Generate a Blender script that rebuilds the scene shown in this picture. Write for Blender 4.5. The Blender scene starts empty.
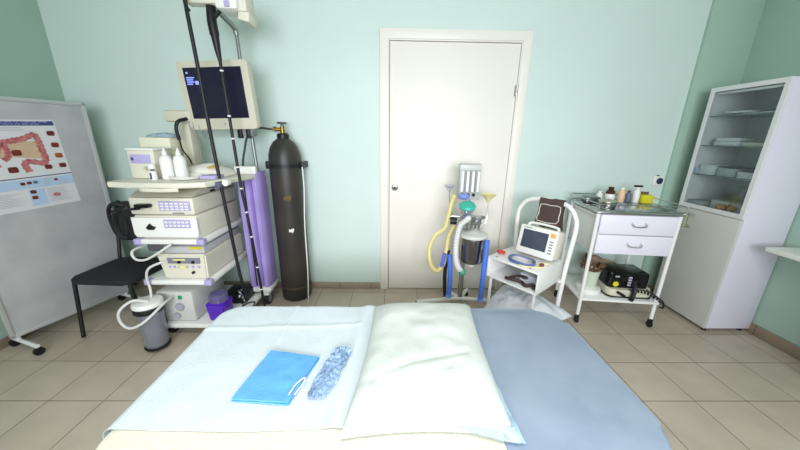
import bpy, bmesh, math, random
from mathutils import Vector, Matrix, noise
random.seed(7)
C = bpy.context.scene.collection
PI = math.pi

# ------------------------------------------------------------------ materials
def lin(v):
    v = v / 255.0
    return v / 12.92 if v <= 0.04045 else ((v + 0.055) / 1.055) ** 2.4
def rgb(c): return (lin(c[0]), lin(c[1]), lin(c[2]), 1.0)
MATS = {}
def mat(name, col, rough=0.5, metal=0.0, var=0.0, scale=8.0, bump=0.0, bscale=60.0, trans=0.0, alpha=1.0,
        emit=None, estr=0.0, coat=0.0, col2=None, ior=1.45, sheen=0.0):
    if name in MATS: return MATS[name]
    m = bpy.data.materials.new(name); m.use_nodes = True
    nt = m.node_tree; b = nt.nodes['Principled BSDF']
    b.inputs['Base Color'].default_value = rgb(col)
    b.inputs['Roughness'].default_value = rough
    b.inputs['Metallic'].default_value = metal
    b.inputs['IOR'].default_value = ior
    b.inputs['Transmission Weight'].default_value = trans
    b.inputs['Alpha'].default_value = alpha
    b.inputs['Coat Weight'].default_value = coat
    b.inputs['Sheen Weight'].default_value = sheen
    if emit:
        b.inputs['Emission Color'].default_value = rgb(emit); b.inputs['Emission Strength'].default_value = estr
    tc = nt.nodes.new('ShaderNodeTexCoord')
    if var > 0 or col2:
        n = nt.nodes.new('ShaderNodeTexNoise'); n.inputs['Scale'].default_value = scale; n.inputs['Detail'].default_value = 5
        nt.links.new(tc.outputs['Object'], n.inputs['Vector'])
        r = nt.nodes.new('ShaderNodeValToRGB')
        a = rgb(col); d = rgb(col2) if col2 else tuple(x * (1 - var) for x in a[:3]) + (1,)
        r.color_ramp.elements[0].color = d; r.color_ramp.elements[1].color = a
        r.color_ramp.elements[0].position = 0.35; r.color_ramp.elements[1].position = 0.62
        nt.links.new(n.outputs['Fac'], r.inputs['Fac']); nt.links.new(r.outputs['Color'], b.inputs['Base Color'])
    if bump > 0:
        n2 = nt.nodes.new('ShaderNodeTexNoise'); n2.inputs['Scale'].default_value = bscale; n2.inputs['Detail'].default_value = 4
        nt.links.new(tc.outputs['Object'], n2.inputs['Vector'])
        bp = nt.nodes.new('ShaderNodeBump'); bp.inputs['Strength'].default_value = bump; bp.inputs['Distance'].default_value = 0.01
        nt.links.new(n2.outputs['Fac'], bp.inputs['Height']); nt.links.new(bp.outputs['Normal'], b.inputs['Normal'])
    MATS[name] = m; return m

def tile_mat(name, sx, sy, ox, oy, c1, c2, mortar, rough=0.3, axes='xy'):
    m = bpy.data.materials.new(name); m.use_nodes = True
    nt = m.node_tree; b = nt.nodes['Principled BSDF']
    g = nt.nodes.new('ShaderNodeNewGeometry'); mp = nt.nodes.new('ShaderNodeMapping')
    mp.inputs['Location'].default_value = (-ox, -oy, 0)
    src = g.outputs['Position']
    if axes != 'xy':
        sp = nt.nodes.new('ShaderNodeSeparateXYZ'); cb = nt.nodes.new('ShaderNodeCombineXYZ')
        nt.links.new(src, sp.inputs[0])
        nt.links.new(sp.outputs['X' if axes == 'xz' else 'Y'], cb.inputs[0]); nt.links.new(sp.outputs['Z'], cb.inputs[1]); src = cb.outputs[0]
    nt.links.new(src, mp.inputs['Vector'])
    br = nt.nodes.new('ShaderNodeTexBrick'); br.offset = 0; br.squash = 1
    br.inputs['Scale'].default_value = 1; br.inputs['Brick Width'].default_value = sx; br.inputs['Row Height'].default_value = sy
    br.inputs['Mortar Size'].default_value = 0.0028; br.inputs['Mortar Smooth'].default_value = 0.3; br.inputs['Bias'].default_value = 0
    br.inputs['Color1'].default_value = rgb(c1); br.inputs['Color2'].default_value = rgb(c2); br.inputs['Mortar'].default_value = rgb(mortar)
    nt.links.new(mp.outputs['Vector'], br.inputs['Vector'])
    n = nt.nodes.new('ShaderNodeTexNoise'); n.inputs['Scale'].default_value = 5; n.inputs['Detail'].default_value = 6
    nt.links.new(g.outputs['Position'], n.inputs['Vector'])
    mr = nt.nodes.new('ShaderNodeMapRange'); mr.inputs['From Min'].default_value = .3; mr.inputs['From Max'].default_value = .7
    mr.inputs['To Min'].default_value = .9; mr.inputs['To Max'].default_value = 1.06
    nt.links.new(n.outputs['Fac'], mr.inputs['Value'])
    mx = nt.nodes.new('ShaderNodeVectorMath'); mx.operation = 'SCALE'
    nt.links.new(br.outputs['Color'], mx.inputs[0]); nt.links.new(mr.outputs['Result'], mx.inputs['Scale'])
    nt.links.new(mx.outputs['Vector'], b.inputs['Base Color'])
    bp = nt.nodes.new('ShaderNodeBump'); bp.inputs['Strength'].default_value = .4; bp.inputs['Distance'].default_value = .002; bp.invert = True
    nt.links.new(br.outputs['Fac'], bp.inputs['Height']); nt.links.new(bp.outputs['Normal'], b.inputs['Normal'])
    b.inputs['Roughness'].default_value = rough
    return m

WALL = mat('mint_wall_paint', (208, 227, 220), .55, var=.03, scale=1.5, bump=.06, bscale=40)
WALLR = mat('green_wall_painted_shade', (166, 194, 180), .55, var=.03, scale=1.5, bump=.06, bscale=40)  # wall green darkened: light falloff towards the room sides painted into the colour
CEIL = mat('ceiling_paint', (232, 234, 232), .8, var=.02)
FLOOR = tile_mat('floor_tile', .3, .3, -1.585, 1.314, (192, 181, 164), (185, 174, 157), (122, 108, 92), .28)
SKX = tile_mat('skirting_tile_x', .3, .3, -.52, -.1, (166, 152, 136), (158, 145, 130), (110, 100, 88), .35, 'xz')
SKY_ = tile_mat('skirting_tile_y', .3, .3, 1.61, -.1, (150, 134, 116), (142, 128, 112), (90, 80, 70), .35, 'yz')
DOORW = mat('door_white', (238, 234, 225), .4, var=.02, scale=2)
WHITE = mat('white_enamel', (232, 232, 230), .28)
WHITEP = mat('white_plastic', (236, 236, 232), .4)
CREAM = mat('cream_plastic', (222, 219, 202), .42, var=.03, scale=6)
BEIGE = mat('beige_plastic', (206, 203, 184), .45, var=.04, scale=6)
GREYP = mat('grey_plastic', (150, 152, 154), .45)
LILAC = mat('lilac_panel', (178, 170, 214), .45)
PURPLE = mat('purple_column_plastic', (174, 156, 224), .42, var=.12, scale=5)
VIOLET = mat('violet_plastic', (92, 44, 190), .25)
BLACK = mat('black_rubber', (22, 23, 25), .45)
BLACKG = mat('black_gloss', (14, 14, 16), .15)
DARKF = mat('black_fabric', (34, 34, 37), .85, bump=.2, bscale=220)
CYL = mat('black_cylinder_paint', (46, 46, 45), .42, col2=(62, 57, 50), scale=4, bump=.1, bscale=14)
BRASS = mat('aged_brass', (150, 122, 62), .4, 1.0)
STEEL = mat('stainless_steel', (190, 190, 190), .22, 1.0)
CHROME = mat('chrome', (215, 215, 218), .12, 1.0)
BOARD = mat('whiteboard_surface', (186, 188, 189), .35, col2=(172, 174, 176), scale=5)
FRAMEG = mat('aluminium_frame', (196, 198, 198), .4, .35)
PAPER = mat('poster_paper', (214, 216, 218), .6)
SCREEN = mat('monitor_screen', (26, 24, 42), .2, emit=(30, 26, 52), estr=.25)
SCRW = mat('screen_text', (150, 160, 240), .4, emit=(120, 130, 255), estr=.8)
def thin_glass(name, tint, fac=.08, rough=.03, body=0.0, bodycol=(220, 225, 230)):
    m = bpy.data.materials.new(name); m.use_nodes = True; nt = m.node_tree; nt.nodes.clear()
    out = nt.nodes.new('ShaderNodeOutputMaterial'); tr = nt.nodes.new('ShaderNodeBsdfTransparent'); gl = nt.nodes.new('ShaderNodeBsdfGlossy')
    tr.inputs['Color'].default_value = rgb(tint); gl.inputs['Roughness'].default_value = rough
    fr = nt.nodes.new('ShaderNodeLayerWeight'); fr.inputs['Blend'].default_value = .5
    pw = nt.nodes.new('ShaderNodeMath'); pw.operation = 'POWER'; pw.inputs[1].default_value = 5; nt.links.new(fr.outputs['Facing'], pw.inputs[0])
    ad = nt.nodes.new('ShaderNodeMath'); ad.operation = 'MULTIPLY_ADD'; ad.inputs[1].default_value = .9; ad.inputs[2].default_value = fac + .03; nt.links.new(pw.outputs[0], ad.inputs[0])
    mx = nt.nodes.new('ShaderNodeMixShader'); nt.links.new(ad.outputs[0], mx.inputs[0]); nt.links.new(tr.outputs[0], mx.inputs[1]); nt.links.new(gl.outputs[0], mx.inputs[2])
    last = mx
    if body:
        df = nt.nodes.new('ShaderNodeBsdfDiffuse'); df.inputs['Color'].default_value = rgb(bodycol)
        m2 = nt.nodes.new('ShaderNodeMixShader'); m2.inputs[0].default_value = body; nt.links.new(mx.outputs[0], m2.inputs[1]); nt.links.new(df.outputs[0], m2.inputs[2]); last = m2
    nt.links.new(last.outputs[0], out.inputs['Surface']); return m
GLASS = thin_glass('clear_glass', (245, 250, 248), .0)
TINT = thin_glass('cabinet_glass', (240, 244, 244), .02)
CLEARP = thin_glass('clear_plastic', (240, 240, 246), .02, .1, .14)
VINYL = mat('blue_vinyl', (150, 165, 184), .5, var=.08, scale=7, bump=.03, bscale=30, col2=(140, 156, 177))
SHEETB = mat('pale_blue_nonwoven', (217, 229, 235), .75, var=.01, scale=20, bump=.25, bscale=180)
CREAMC = mat('cream_cotton', (226, 225, 208), .85, bump=.2, bscale=120)
PILL = mat('pale_green_pillowcase', (213, 221, 216), .8, var=.015, scale=6, bump=.2, bscale=160)
HEM = mat('blue_pillow_hem', (172, 204, 228), .75, bump=.15, bscale=160)
BLUEPK = mat('bright_blue_nonwoven', (104, 178, 240), .7, var=.03, scale=30, bump=.2, bscale=200)
BLUEFILM = mat('blue_film', (176, 210, 248), .3, alpha=.55, var=.35, scale=26, bump=.5, bscale=40)
BLUEH = mat('blue_hose', (72, 116, 210), .4)
YELH = mat('yellow_hose', (226, 214, 148), .4, bump=.3, bscale=160)
WHH = mat('white_hose', (214, 214, 212), .4)
TEAL = mat('teal_silicone', (60, 178, 158), .4)
GREENP = mat('green_bulb', (70, 150, 120), .4)
YEL = mat('yellow_plastic', (214, 206, 40), .45)
PYEL = mat('pale_yellow_plastic', (236, 230, 160), .5, var=.06)
RED = mat('red_plastic', (204, 50, 44), .4)
ORANGE = mat('orange_sticker', (238, 178, 96), .5)
BROWN = mat('brown_nylon', (76, 58, 54), .7, bump=.2, bscale=150)
CREAMTRIM = mat('cream_piping', (222, 214, 204), .6)
FABW = mat('white_bag_film', (222, 226, 234), .35, var=.06, scale=14, bump=.5, bscale=18)
TOWEL = mat('white_towel', (232, 230, 218), .9, bump=.4, bscale=140)
CABW = mat('cabinet_white', (222, 222, 222), .3)
CABG = mat('cabinet_door_grey', (200, 200, 194), .4)
CABIN = mat('cabinet_interior', (214, 218, 216), .5)
LAV = mat('cabinet_side_daylight_tint', (219, 217, 231), .33)  # white panel; lavender cast of the daylight mixed into its colour
DRW = mat('drawer_white_daylight_tint', (226, 224, 236), .3)  # white drawer fronts with the cool daylight tint put into the base colour
AMBER = mat('amber_glass', (70, 40, 18), .12)
PINKSK = mat('print_pink', (196, 122, 122), .6, col2=(160, 84, 92), scale=60)
TAN = mat('print_tan', (206, 178, 148), .6, var=.1, scale=40)
NAVY = mat('print_navy', (64, 70, 128), .6)
REDBR = mat('print_red_brown', (128, 50, 34), .6, col2=(70, 26, 24), scale=60)
ORBR = mat('print_orange_brown', (178, 98, 42), .6, col2=(100, 44, 26), scale=60)
LBLUE = mat('print_light_blue', (176, 200, 226), .6)
INK = mat('print_ink', (120, 124, 140), .6)
CARD = mat('brown_paper', (150, 128, 108), .8, var=.15, scale=12)
PLANTP = mat('pale_green_plastic', (196, 208, 190), .45)
GREYGR = mat('display_grey', (130, 128, 140), .35)

# ------------------------------------------------------------------ mesh builder
class B:
    def __init__(s): s.bm = bmesh.new(); s.mi = 0
    def _tag(s, faces):
        for f in faces: f.material_index = s.mi
    def box(s, x0, x1, y0, y1, z0, z1, bev=0.0, rot=None, piv=None, seg=2):
        t = bmesh.new(); bmesh.ops.create_cube(t, size=1.0)
        for v in t.verts: v.co = Vector(((x0 + x1) / 2 + v.co.x * (x1 - x0), (y0 + y1) / 2 + v.co.y * (y1 - y0), (z0 + z1) / 2 + v.co.z * (z1 - z0)))
        if bev > 0: bmesh.ops.bevel(t, geom=t.edges[:], offset=bev, segments=seg, profile=.5, affect='EDGES')
        if rot:
            p = Vector(piv) if piv else Vector(((x0 + x1) / 2, (y0 + y1) / 2, (z0 + z1) / 2))
            bmesh.ops.transform(t, matrix=Matrix.Translation(p) @ rot.to_4x4() @ Matrix.Translation(-p), verts=t.verts)
        return s._merge(t)
    def _merge(s, t):
        vs = [s.bm.verts.new(v.co) for v in t.verts]; t.verts.index_update()
        for f in t.faces:
            try:
                nf = s.bm.faces.new([vs[v.index] for v in f.verts]); nf.material_index = s.mi
            except ValueError: pass
        t.free(); return s
    def rings(s, rings, closed=False, cap=True):
        vr = [[s.bm.verts.new(p) for p in r] for r in rings]; n = len(vr[0]); m = len(vr)
        for i in range(m if closed else m - 1):
            a, b = vr[i], vr[(i + 1) % m]
            for j in range(n):
                f = s.bm.faces.new((a[j], a[(j + 1) % n], b[(j + 1) % n], b[j])); f.material_index = s.mi
        if cap and not closed:
            f = s.bm.faces.new(list(reversed(vr[0]))); f.material_index = s.mi
            f = s.bm.faces.new(vr[-1]); f.material_index = s.mi
        return s
    def tube(s, pts, r, seg=10, closed=False, smooth=4, cap=True):
        P = [Vector(p) for p in pts]
        if smooth: P = catmull(P, smooth, closed)
        n = len(P); rr = r if isinstance(r, (list, tuple)) else None
        T = []
        for i in range(n):
            a = P[(i - 1) % n] if (closed or i > 0) else P[i]; b = P[(i + 1) % n] if (closed or i < n - 1) else P[i]
            T.append((b - a).normalized())
        u = T[0].orthogonal().normalized(); R = []
        for i in range(n):
            if i: 
                q = T[i - 1].rotation_difference(T[i]); u = (q @ u); u = (u - T[i] * u.dot(T[i])).normalized()
            w = T[i].cross(u)
            rad = r if rr is None else rr[0] + (rr[1] - rr[0]) * i / (n - 1) if len(rr) == 2 else rr[min(len(rr) - 1, int(i * len(rr) / n))]
            R.append([P[i] + u * math.cos(2 * PI * j / seg) * rad + w * math.sin(2 * PI * j / seg) * rad for j in range(seg)])
        return s.rings(R, closed, cap)
    def cyl(s, p0, p1, r0, r1=None, seg=24):
        r1 = r0 if r1 is None else r1
        a, b = Vector(p0), Vector(p1); t = (b - a).normalized(); u = t.orthogonal().normalized(); w = t.cross(u)
        return s.rings([[c + u * math.cos(2 * PI * j / seg) * r + w * math.sin(2 * PI * j / seg) * r for j in range(seg)] for c, r in ((a, r0), (b, r1))])
    def lathe(s, c, prof, seg=32, axis=None):
        c = Vector(c); t = (axis or Vector((0, 0, 1))).normalized(); u = t.orthogonal().normalized(); w = t.cross(u)
        return s.rings([[c + t * z + (u * math.cos(2 * PI * j / seg) + w * math.sin(2 * PI * j / seg)) * max(r, .0004) for j in range(seg)] for r, z in prof])
    def prism(s, poly, z0, z1, fn=None, bev=0):
        fn = fn or (lambda x, y, z: (x, y, z)); t = bmesh.new()
        a = [t.verts.new((p[0], p[1], z0)) for p in poly]; b = [t.verts.new((p[0], p[1], z1)) for p in poly]; n = len(poly)
        t.faces.new(list(reversed(a))); t.faces.new(b)
        for i in range(n): t.faces.new((a[i], a[(i + 1) % n], b[(i + 1) % n], b[i]))
        if bev: bmesh.ops.bevel(t, geom=[e for e in t.edges if abs(e.verts[0].co.z - e.verts[1].co.z) < 1e-6], offset=bev, segments=3, profile=.5, affect='EDGES')
        for v in t.verts: v.co = Vector(fn(*v.co))
        return s._merge(t)
    def ball(s, c, r, sc=(1, 1, 1), seg=16):
        t = bmesh.new(); bmesh.ops.create_uvsphere(t, u_segments=seg, v_segments=seg // 2 + 2, radius=1)
        for v in t.verts: v.co = Vector((c[0] + v.co.x * r * sc[0], c[1] + v.co.y * r * sc[1], c[2] + v.co.z * r * sc[2]))
        return s._merge(t)
    def grid(s, nx, ny, fn, thick=0.0):
        top = [[s.bm.verts.new(fn(i / nx, j / ny)) for j in range(ny + 1)] for i in range(nx + 1)]
        for i in range(nx):
            for j in range(ny):
                f = s.bm.faces.new((top[i][j], top[i + 1][j], top[i + 1][j + 1], top[i][j + 1])); f.material_index = s.mi
        if thick:
            s.bm.normal_update()
            for row in top:
                for v in row: pass
            bot = [[s.bm.verts.new(v.co - v.normal * thick) for v in row] for row in top]
            for i in range(nx):
                for j in range(ny):
                    f = s.bm.faces.new((bot[i][j + 1], bot[i + 1][j + 1], bot[i + 1][j], bot[i][j])); f.material_index = s.mi
            edge = [(i, 0) for i in range(nx)] + [(nx, j) for j in range(ny)] + [(i, ny) for i in range(nx, 0, -1)] + [(0, j) for j in range(ny, 0, -1)]
            for k in range(len(edge)):
                a, b = edge[k], edge[(k + 1) % len(edge)]
                f = s.bm.faces.new((top[b[0]][b[1]], top[a[0]][a[1]], bot[a[0]][a[1]], bot[b[0]][b[1]])); f.material_index = s.mi
        return s

def catmull(P, k, closed=False):
    out = []; n = len(P)
    if n < 3 and not closed:
        return [P[0].lerp(P[-1], i / k) for i in range(k + 1)]
    for i in range(n if closed else n - 1):
        p0 = P[(i - 1) % n] if (closed or i > 0) else P[0] * 2 - P[1]
        p1 = P[i]; p2 = P[(i + 1) % n]
        p3 = P[(i + 2) % n] if (closed or i < n - 2) else P[-1] * 2 - P[-2]
        for j in range(k):
            t = j / k
            out.append(.5 * ((2 * p1) + (p2 - p0) * t + (2 * p0 - 5 * p1 + 4 * p2 - p3) * t * t + (3 * p1 - p0 - 3 * p2 + p3) * t ** 3))
    if not closed: out.append(P[-1])
    return out

WM = {}
XF = [Matrix.Identity(4), 0.0]   # placement of a furniture group that stands slightly turned
def build(name, b, mats, parent=None, world=True, loc=None, label=None, sharp=38):
    """link a builder as one mesh object; vertices given in world space unless world=False (then in the parent's space)"""
    bm = b.bm
    if world: bmesh.ops.transform(bm, matrix=XF[0], verts=bm.verts)
    if world and loc is not None: loc = XF[0] @ Vector(loc)
    bmesh.ops.recalc_face_normals(bm, faces=bm.faces)
    if parent is not None:
        W = WM[parent]
        if world: bmesh.ops.transform(bm, matrix=W.inverted(), verts=bm.verts)
    elif loc is not None and world:
        bmesh.ops.transform(bm, matrix=Matrix.Translation(-Vector(loc)), verts=bm.verts)
    me = bpy.data.meshes.new(name); bm.to_mesh(me); bm.free()
    for m in (mats if isinstance(mats, (list, tuple)) else [mats]): me.materials.append(m)
    for p in me.polygons: p.use_smooth = True
    me.set_sharp_from_angle(angle=math.radians(sharp))
    o = bpy.data.objects.new(name, me); C.objects.link(o)
    if parent is not None: o.parent = parent; WM[o] = WM[parent]
    elif loc is not None: o.location = loc; WM[o] = Matrix.Translation(Vector(loc))
    else: WM[o] = Matrix.Identity(4)
    if label: o['label'] = label
    return o
def tag(o, label, cat, group=None, kind=None):
    o['label'] = label; o['category'] = cat
    if group: o['group'] = group
    if kind: o['kind'] = kind
    return o
def thing(name, label, cat, loc=(0, 0, 0), rz=0, group=None):
    o = bpy.data.objects.new(name, None); o.empty_display_size = .1; C.objects.link(o)
    loc = XF[0] @ Vector(loc); rz = rz + XF[1]
    o.location = loc; o.rotation_euler = (0, 0, rz)
    WM[o] = Matrix.Translation(Vector(loc)) @ Matrix.Rotation(rz, 4, 'Z')
    return tag(o, label, cat, group)
def struct(name, b, m, parent=None):
    o = build(name, b, m, parent)
    if parent is None: o['kind'] = 'structure'
    return o
def bx(*a, **k): return B().box(*a, **k)
def dup(root, loc, label, rz=None):
    r = root.copy(); C.objects.link(r); r.location = loc; r['label'] = label
    if rz is not None: r.rotation_euler = (0, 0, rz)
    for ch in root.children:
        c = ch.copy(); C.objects.link(c); c.parent = r
        for g in ch.children:
            d = g.copy(); C.objects.link(d); d.parent = c
    return r

# ------------------------------------------------------------------ room
XL, XR, YB, YF, HC = -2.64, 2.76, 2.6, -2.0, 2.9
T = .1
struct('floor', bx(XL - T, XR + T, YF - T, YB + T, -T, 0), FLOOR)
struct('ceiling', bx(XL - T, XR + T, YF - T, YB + T, HC, HC + T), CEIL)
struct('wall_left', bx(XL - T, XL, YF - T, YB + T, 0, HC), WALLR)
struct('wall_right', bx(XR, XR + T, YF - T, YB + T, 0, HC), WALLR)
# back wall around the door opening
b = B(); b.box(XL, -.06, YB, YB + T, 0, HC); b.box(.975, XR, YB, YB + T, 0, HC); b.box(-.06, .975, YB, YB + T, 2.135, HC)
b.box(-.2, 1.2, YB + T, YB + T + .05, 0, 2.4)
struct('wall_back', b, WALL)
b = B(); WX0, WX1, WZ0, WZ1 = -1.3, 1.5, .95, 2.35
b.box(XL, WX0, YF - T, YF, 0, HC); b.box(WX1, XR, YF - T, YF, 0, HC); b.box(WX0, WX1, YF - T, YF, 0, WZ0); b.box(WX0, WX1, YF - T, YF, WZ1, HC)
struct('wall_front', b, WALL)
b = B()
for x in (WX0 + .03, .1, WX1 - .03): b.box(x - .03, x + .03, YF - .09, YF - .03, WZ0, WZ1, .004)
for z in (WZ0 + .03, WZ1 - .03): b.box(WX0, WX1, YF - .09, YF - .03, z - .03, z + .03, .004)
w1 = struct('window_1', b, WHITEP)
build('pane', bx(WX0 + .06, WX1 - .06, YF - .065, YF - .06, WZ0 + .06, WZ1 - .06), GLASS, w1)
# boxed-in pipe chase at the right end of the back wall
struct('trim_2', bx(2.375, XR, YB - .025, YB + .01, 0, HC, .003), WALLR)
# skirting
b = B(); b.box(XL, -.135, YB - .012, YB + .005, 0, .066, .002); b.box(1.045, 2.375, YB - .012, YB + .005, 0, .066, .002); b.box(2.375, XR, YB - .037, YB - .02, 0, .066, .002)
struct('baseboard_back', b, SKX)
struct('baseboard_left', bx(XL - .005, XL + .012, YF, YB - .012, 0, .066, .002), SKY_)
struct('baseboard_right', bx(XR - .012, XR + .005, YF, YB - .037, 0, .085, .002), SKY_)
# door
b = B()
for x0, x1 in ((-.132, -.062), (.976, 1.046)): b.box(x0, x1, YB - .022, YB + .02, 0, 2.2, .006)
b.box(-.132, 1.046, YB - .0225, YB + .02, 2.13, 2.2, .006)
for x0, x1 in ((-.075, -.055), (.97, .99)): b.box(x0, x1, YB - .012, YB + .06, 0, 2.14, .003)
b.box(-.06, .985, YB - .012, YB + .06, 2.122, 2.142, .003)
struct('trim_1', b, DOORW)
d1 = struct('door_1', bx(-.051, .966, YB - .003, YB + .037, .006, 2.118, .003), DOORW)
b = B(); b.lathe((-.004, YB - .003, .985), [(.027, 0), (.027, .006), (.022, .009)], axis=Vector((0, -1, 0)))
h = build('lock_rosette', b, STEEL, d1, label='round steel lock rosette')
build('keyhole', B().lathe((-.004, YB - .0125, .985), [(.012, 0), (.012, .003)], axis=Vector((0, -1, 0))), BLACK, h)
for z in (1.78, .25):
    b = B(); b.cyl((.968, YB - .013, z - .045), (.968, YB - .013, z + .045), .007, seg=12); b.box(.952, .968, YB - .008, YB - .002, z - .04, z + .04)
    build('hinge', b, STEEL, d1)
# wall socket
s = thing('power_socket', 'square white socket with a dark round inset, on back wall beside the glass cabinet', 'socket', (2.3, YB, 1.07))
build('face_plate', bx(2.262, 2.352, YB - .016, YB, 1.035, 1.115, .005), WHITEP, s)
b = B(); b.lathe((2.318, YB - .016, 1.075), [(.028, 0), (.028, .004), (.02, .006)], axis=Vector((0, -1, 0)))
build('socket_inset', b, mat('dark_blue_plastic', (40, 48, 76), .4), s)
b = B(); b.box(2.285, 2.305, YB - .02, YB - .012, 1.118, 1.126, .002)
build('indicator_tab', b, BLACK, s)

# ------------------------------------------------------------------ examination couch
ZT = .55
couch = thing('examination_couch', 'examination couch with blue-grey vinyl top, in the foreground, half covered in sheets', 'couch', (0, 1.0, 0))
def rrect(x0, x1, y0, y1, r, n=8):
    out = []
    for cx, cy, a0 in ((x1 - r, y1 - r, 0), (x0 + r, y1 - r, PI / 2), (x0 + r, y0 + r, PI), (x1 - r, y0 + r, 1.5 * PI)):
        for k in range(n + 1):
            a = a0 + PI / 2 * k / n; out.append((cx + r * math.cos(a), cy + r * math.sin(a)))
    return out
BX0, BX1, BY0, BY1 = -.86, .858, .585, 1.378
build('mattress', B().prism(rrect(BX0 + .004, BX1, BY0 + .004, BY1, .135), ZT - .1, ZT, bev=.026), VINYL, couch)
build('frame', B().prism(rrect(BX0 + .04, BX1 - .04, BY0 + .04, BY1 - .04, .06), ZT - .15, ZT - .1), WHITE, couch)
for x in (-.72, .72):
    for y in (.7, 1.27):
        l = build('leg', B().tube([(x, y, ZT - .15), (x * 1.04, y + (.02 if y > 1 else -.02), .01)], .019, smooth=2), WHITE, couch)
        build('foot_cap', B().lathe((x * 1.04, y + (.02 if y > 1 else -.02), 0), [(.024, 0), (.024, .03), (.02, .035)]), BLACK, l)

def fold(d, L, top, edge_r=.03):
    """path over a mattress edge: distance d past the edge start -> (outward, down)"""
    q = edge_r * PI / 2
    if d <= 0: return d, 0
    if d < q: a = d / edge_r; return edge_r * math.sin(a), edge_r * (1 - math.cos(a))
    return edge_r, edge_r + (d - q)
def drape(x0, x1, y0, y1, left=None, right=None, far=None, near=None, off=.004, amp=.003, sc=6.0, seed=0.0, nx=90, ny=70, r=.03, taper=0):
    """cloth on the couch top; extents beyond the mattress run down its sides. returns function"""
    def fn(u, v):
        x = x0 + (x1 - x0) * u; y = y0 + (y1 - y0) * v
        X, Y_, Z_ = x, y, ZT + off
        lim = BX0 - off + r
        if x < lim: o, dz = fold(lim - x, 0, 0, r); X = lim - o; Z_ -= dz
        lim = BY1 + off - r
        if y > lim: o, dz = fold(y - lim, 0, 0, r); Y_ = lim + o; Z_ -= dz
        lim = BY0 - off + r
        if y < lim: o, dz = fold(lim - y, 0, 0, r); Y_ = lim - o; Z_ -= dz
        # rounded corners of the mattress
        R = .1 + off
        for cx, cy, sx, sy in ((BX0 - off + R, BY1 + off - R, -1, 1), (BX0 - off + R, BY0 - off + R, -1, -1)):
            ax, ay = (X - cx) * sx, (Y_ - cy) * sy
            if ax > 0 and ay > 0:
                m = max(ax, ay); L = math.hypot(ax, ay); k = m / L if L > 0 else 1
                X = cx + sx * ax * k; Y_ = cy + sy * ay * k
        p = Vector((x * sc + seed, y * sc * .7, seed))
        w = noise.noise(p) * .6 + noise.noise(p * 2.7) * .3
        drop = (ZT + off - Z_)
        bulge = max(0, drop) * .12 + .010 * noise.noise(Vector((x * 9 + seed, y * 9, 1.7))) * min(1, drop * 8)
        if x < BX0 + .02: X -= bulge
        if y > BY1 - .02: Y_ += bulge * .5
        if y < BY0 + .02: Y_ -= bulge * .5
        return (X, Y_, Z_ + amp * (w + .5) * (1 if drop < .01 else .2))
    return fn
# cream cotton sheet underneath
o = build('cotton_sheet', B().grid(70, 60, drape(-1.02, .33, .45, 1.32, off=.003, amp=.0015, seed=3.1), thick=.0015), CREAMC, loc=(-.3, 1.0, ZT))
tag(o, 'cream cotton sheet peeking out along the near edge under the pale blue sheet', 'sheet')
# pale blue disposable sheet over it
f0 = drape(-1.09, .345, .0, 1.0, off=.009, amp=.004, seed=8.4)
def fsheet(u, v):
    x = -1.09 + 1.435 * u
    ylo = .688 + .008 * noise.noise(Vector((x * 3, 0, 5))) - .035 * max(0, (x - .0)) ; yhi = 1.50 + .01 * noise.noise(Vector((x * 5, 2, 5)))
    y = ylo + (yhi - ylo) * v
    X, Y_, Z_ = drape(-1.09, .345, 0, 1, off=.010, amp=.0, seed=8.4)(u, y)
    # pressed fold creases and a raised ridge left of the pillow
    Z_ += .006 * math.exp(-((y - 1.22 - .05 * x) / .012) ** 2) * (1 if x < -.15 else 0) * .7
    Z_ += .004 * math.exp(-((x + .5) / .008) ** 2) if y > 1.0 else 0
    Z_ += .010 * math.exp(-((x + .16 - .08 * (y - 1)) / .03) ** 2)
    p = Vector((x * 7, y * 5, 2.2)); Z_ += .0035 * (noise.noise(p) + .6 * noise.noise(p * 2.3) + .8) * (1 if Z_ > ZT - .01 else .2)
    return (X, Y_, Z_)
o = build('disposable_sheet', B().grid(150, 90, fsheet, thick=.001), SHEETB, loc=(-.4, 1.05, ZT + .01))
tag(o, 'pale blue disposable sheet covering the left part of the couch under the pillow', 'sheet')
# pillow
def pill(top):
    def fn(u, v):
        a, c = 2 * u - 1, 2 * v - 1
        # outline corners (near-left, near-right, far-left, far-right)
        nl, nr, fl, fr = Vector((-.155, .652, 0)), Vector((.365, .655, 0)), Vector((-.10, 1.345, 0)), Vector((.395, 1.362, 0))
        p = nl.lerp(nr, u).lerp(fl.lerp(fr, u), v)
        pin = .022 * (1 - a * a) * (c ** 3) * -1 + 0; pinx = .018 * (1 - c * c) * (a ** 3) * -1
        p.x += pinx; p.y += pin
        h = ((1 - abs(a) ** 3.2) * (1 - abs(c) ** 3.6)); h = max(h, 0) ** .55
        q = Vector((p.x * 6, p.y * 6, 4.4))
        edge = h
        # diagonal creases in the lower half
        cr = .010 * math.exp(-((p.y - .86 - .30 * (p.x - .1)) / .016) ** 2) * (1 if -.08 < p.x < .28 else .2)
        cr += .008 * math.exp(-((p.y - .79 - .5 * (p.x - .1)) / .014) ** 2) * (1 if -.05 < p.x < .2 else .15)
        cr += .007 * math.exp(-((p.y - .74 + .35 * (p.x - .1)) / .018) ** 2)
        w = .008 * noise.noise(q) + .006 * noise.noise(q * 2.4)
        if top: z = ZT + .035 + .088 * h + (w - .65 * cr) * edge
        else: z = ZT + .035 - .018 * h
        z -= .012 * (abs(c) ** 6)
        return (p.x, p.y, z + (.001 if top else -.001))
    return fn
pr = thing('pillow', 'plump pillow in a pale green-white case lying on the couch', 'pillow', (.12, 1.0, ZT + .012))
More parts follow.
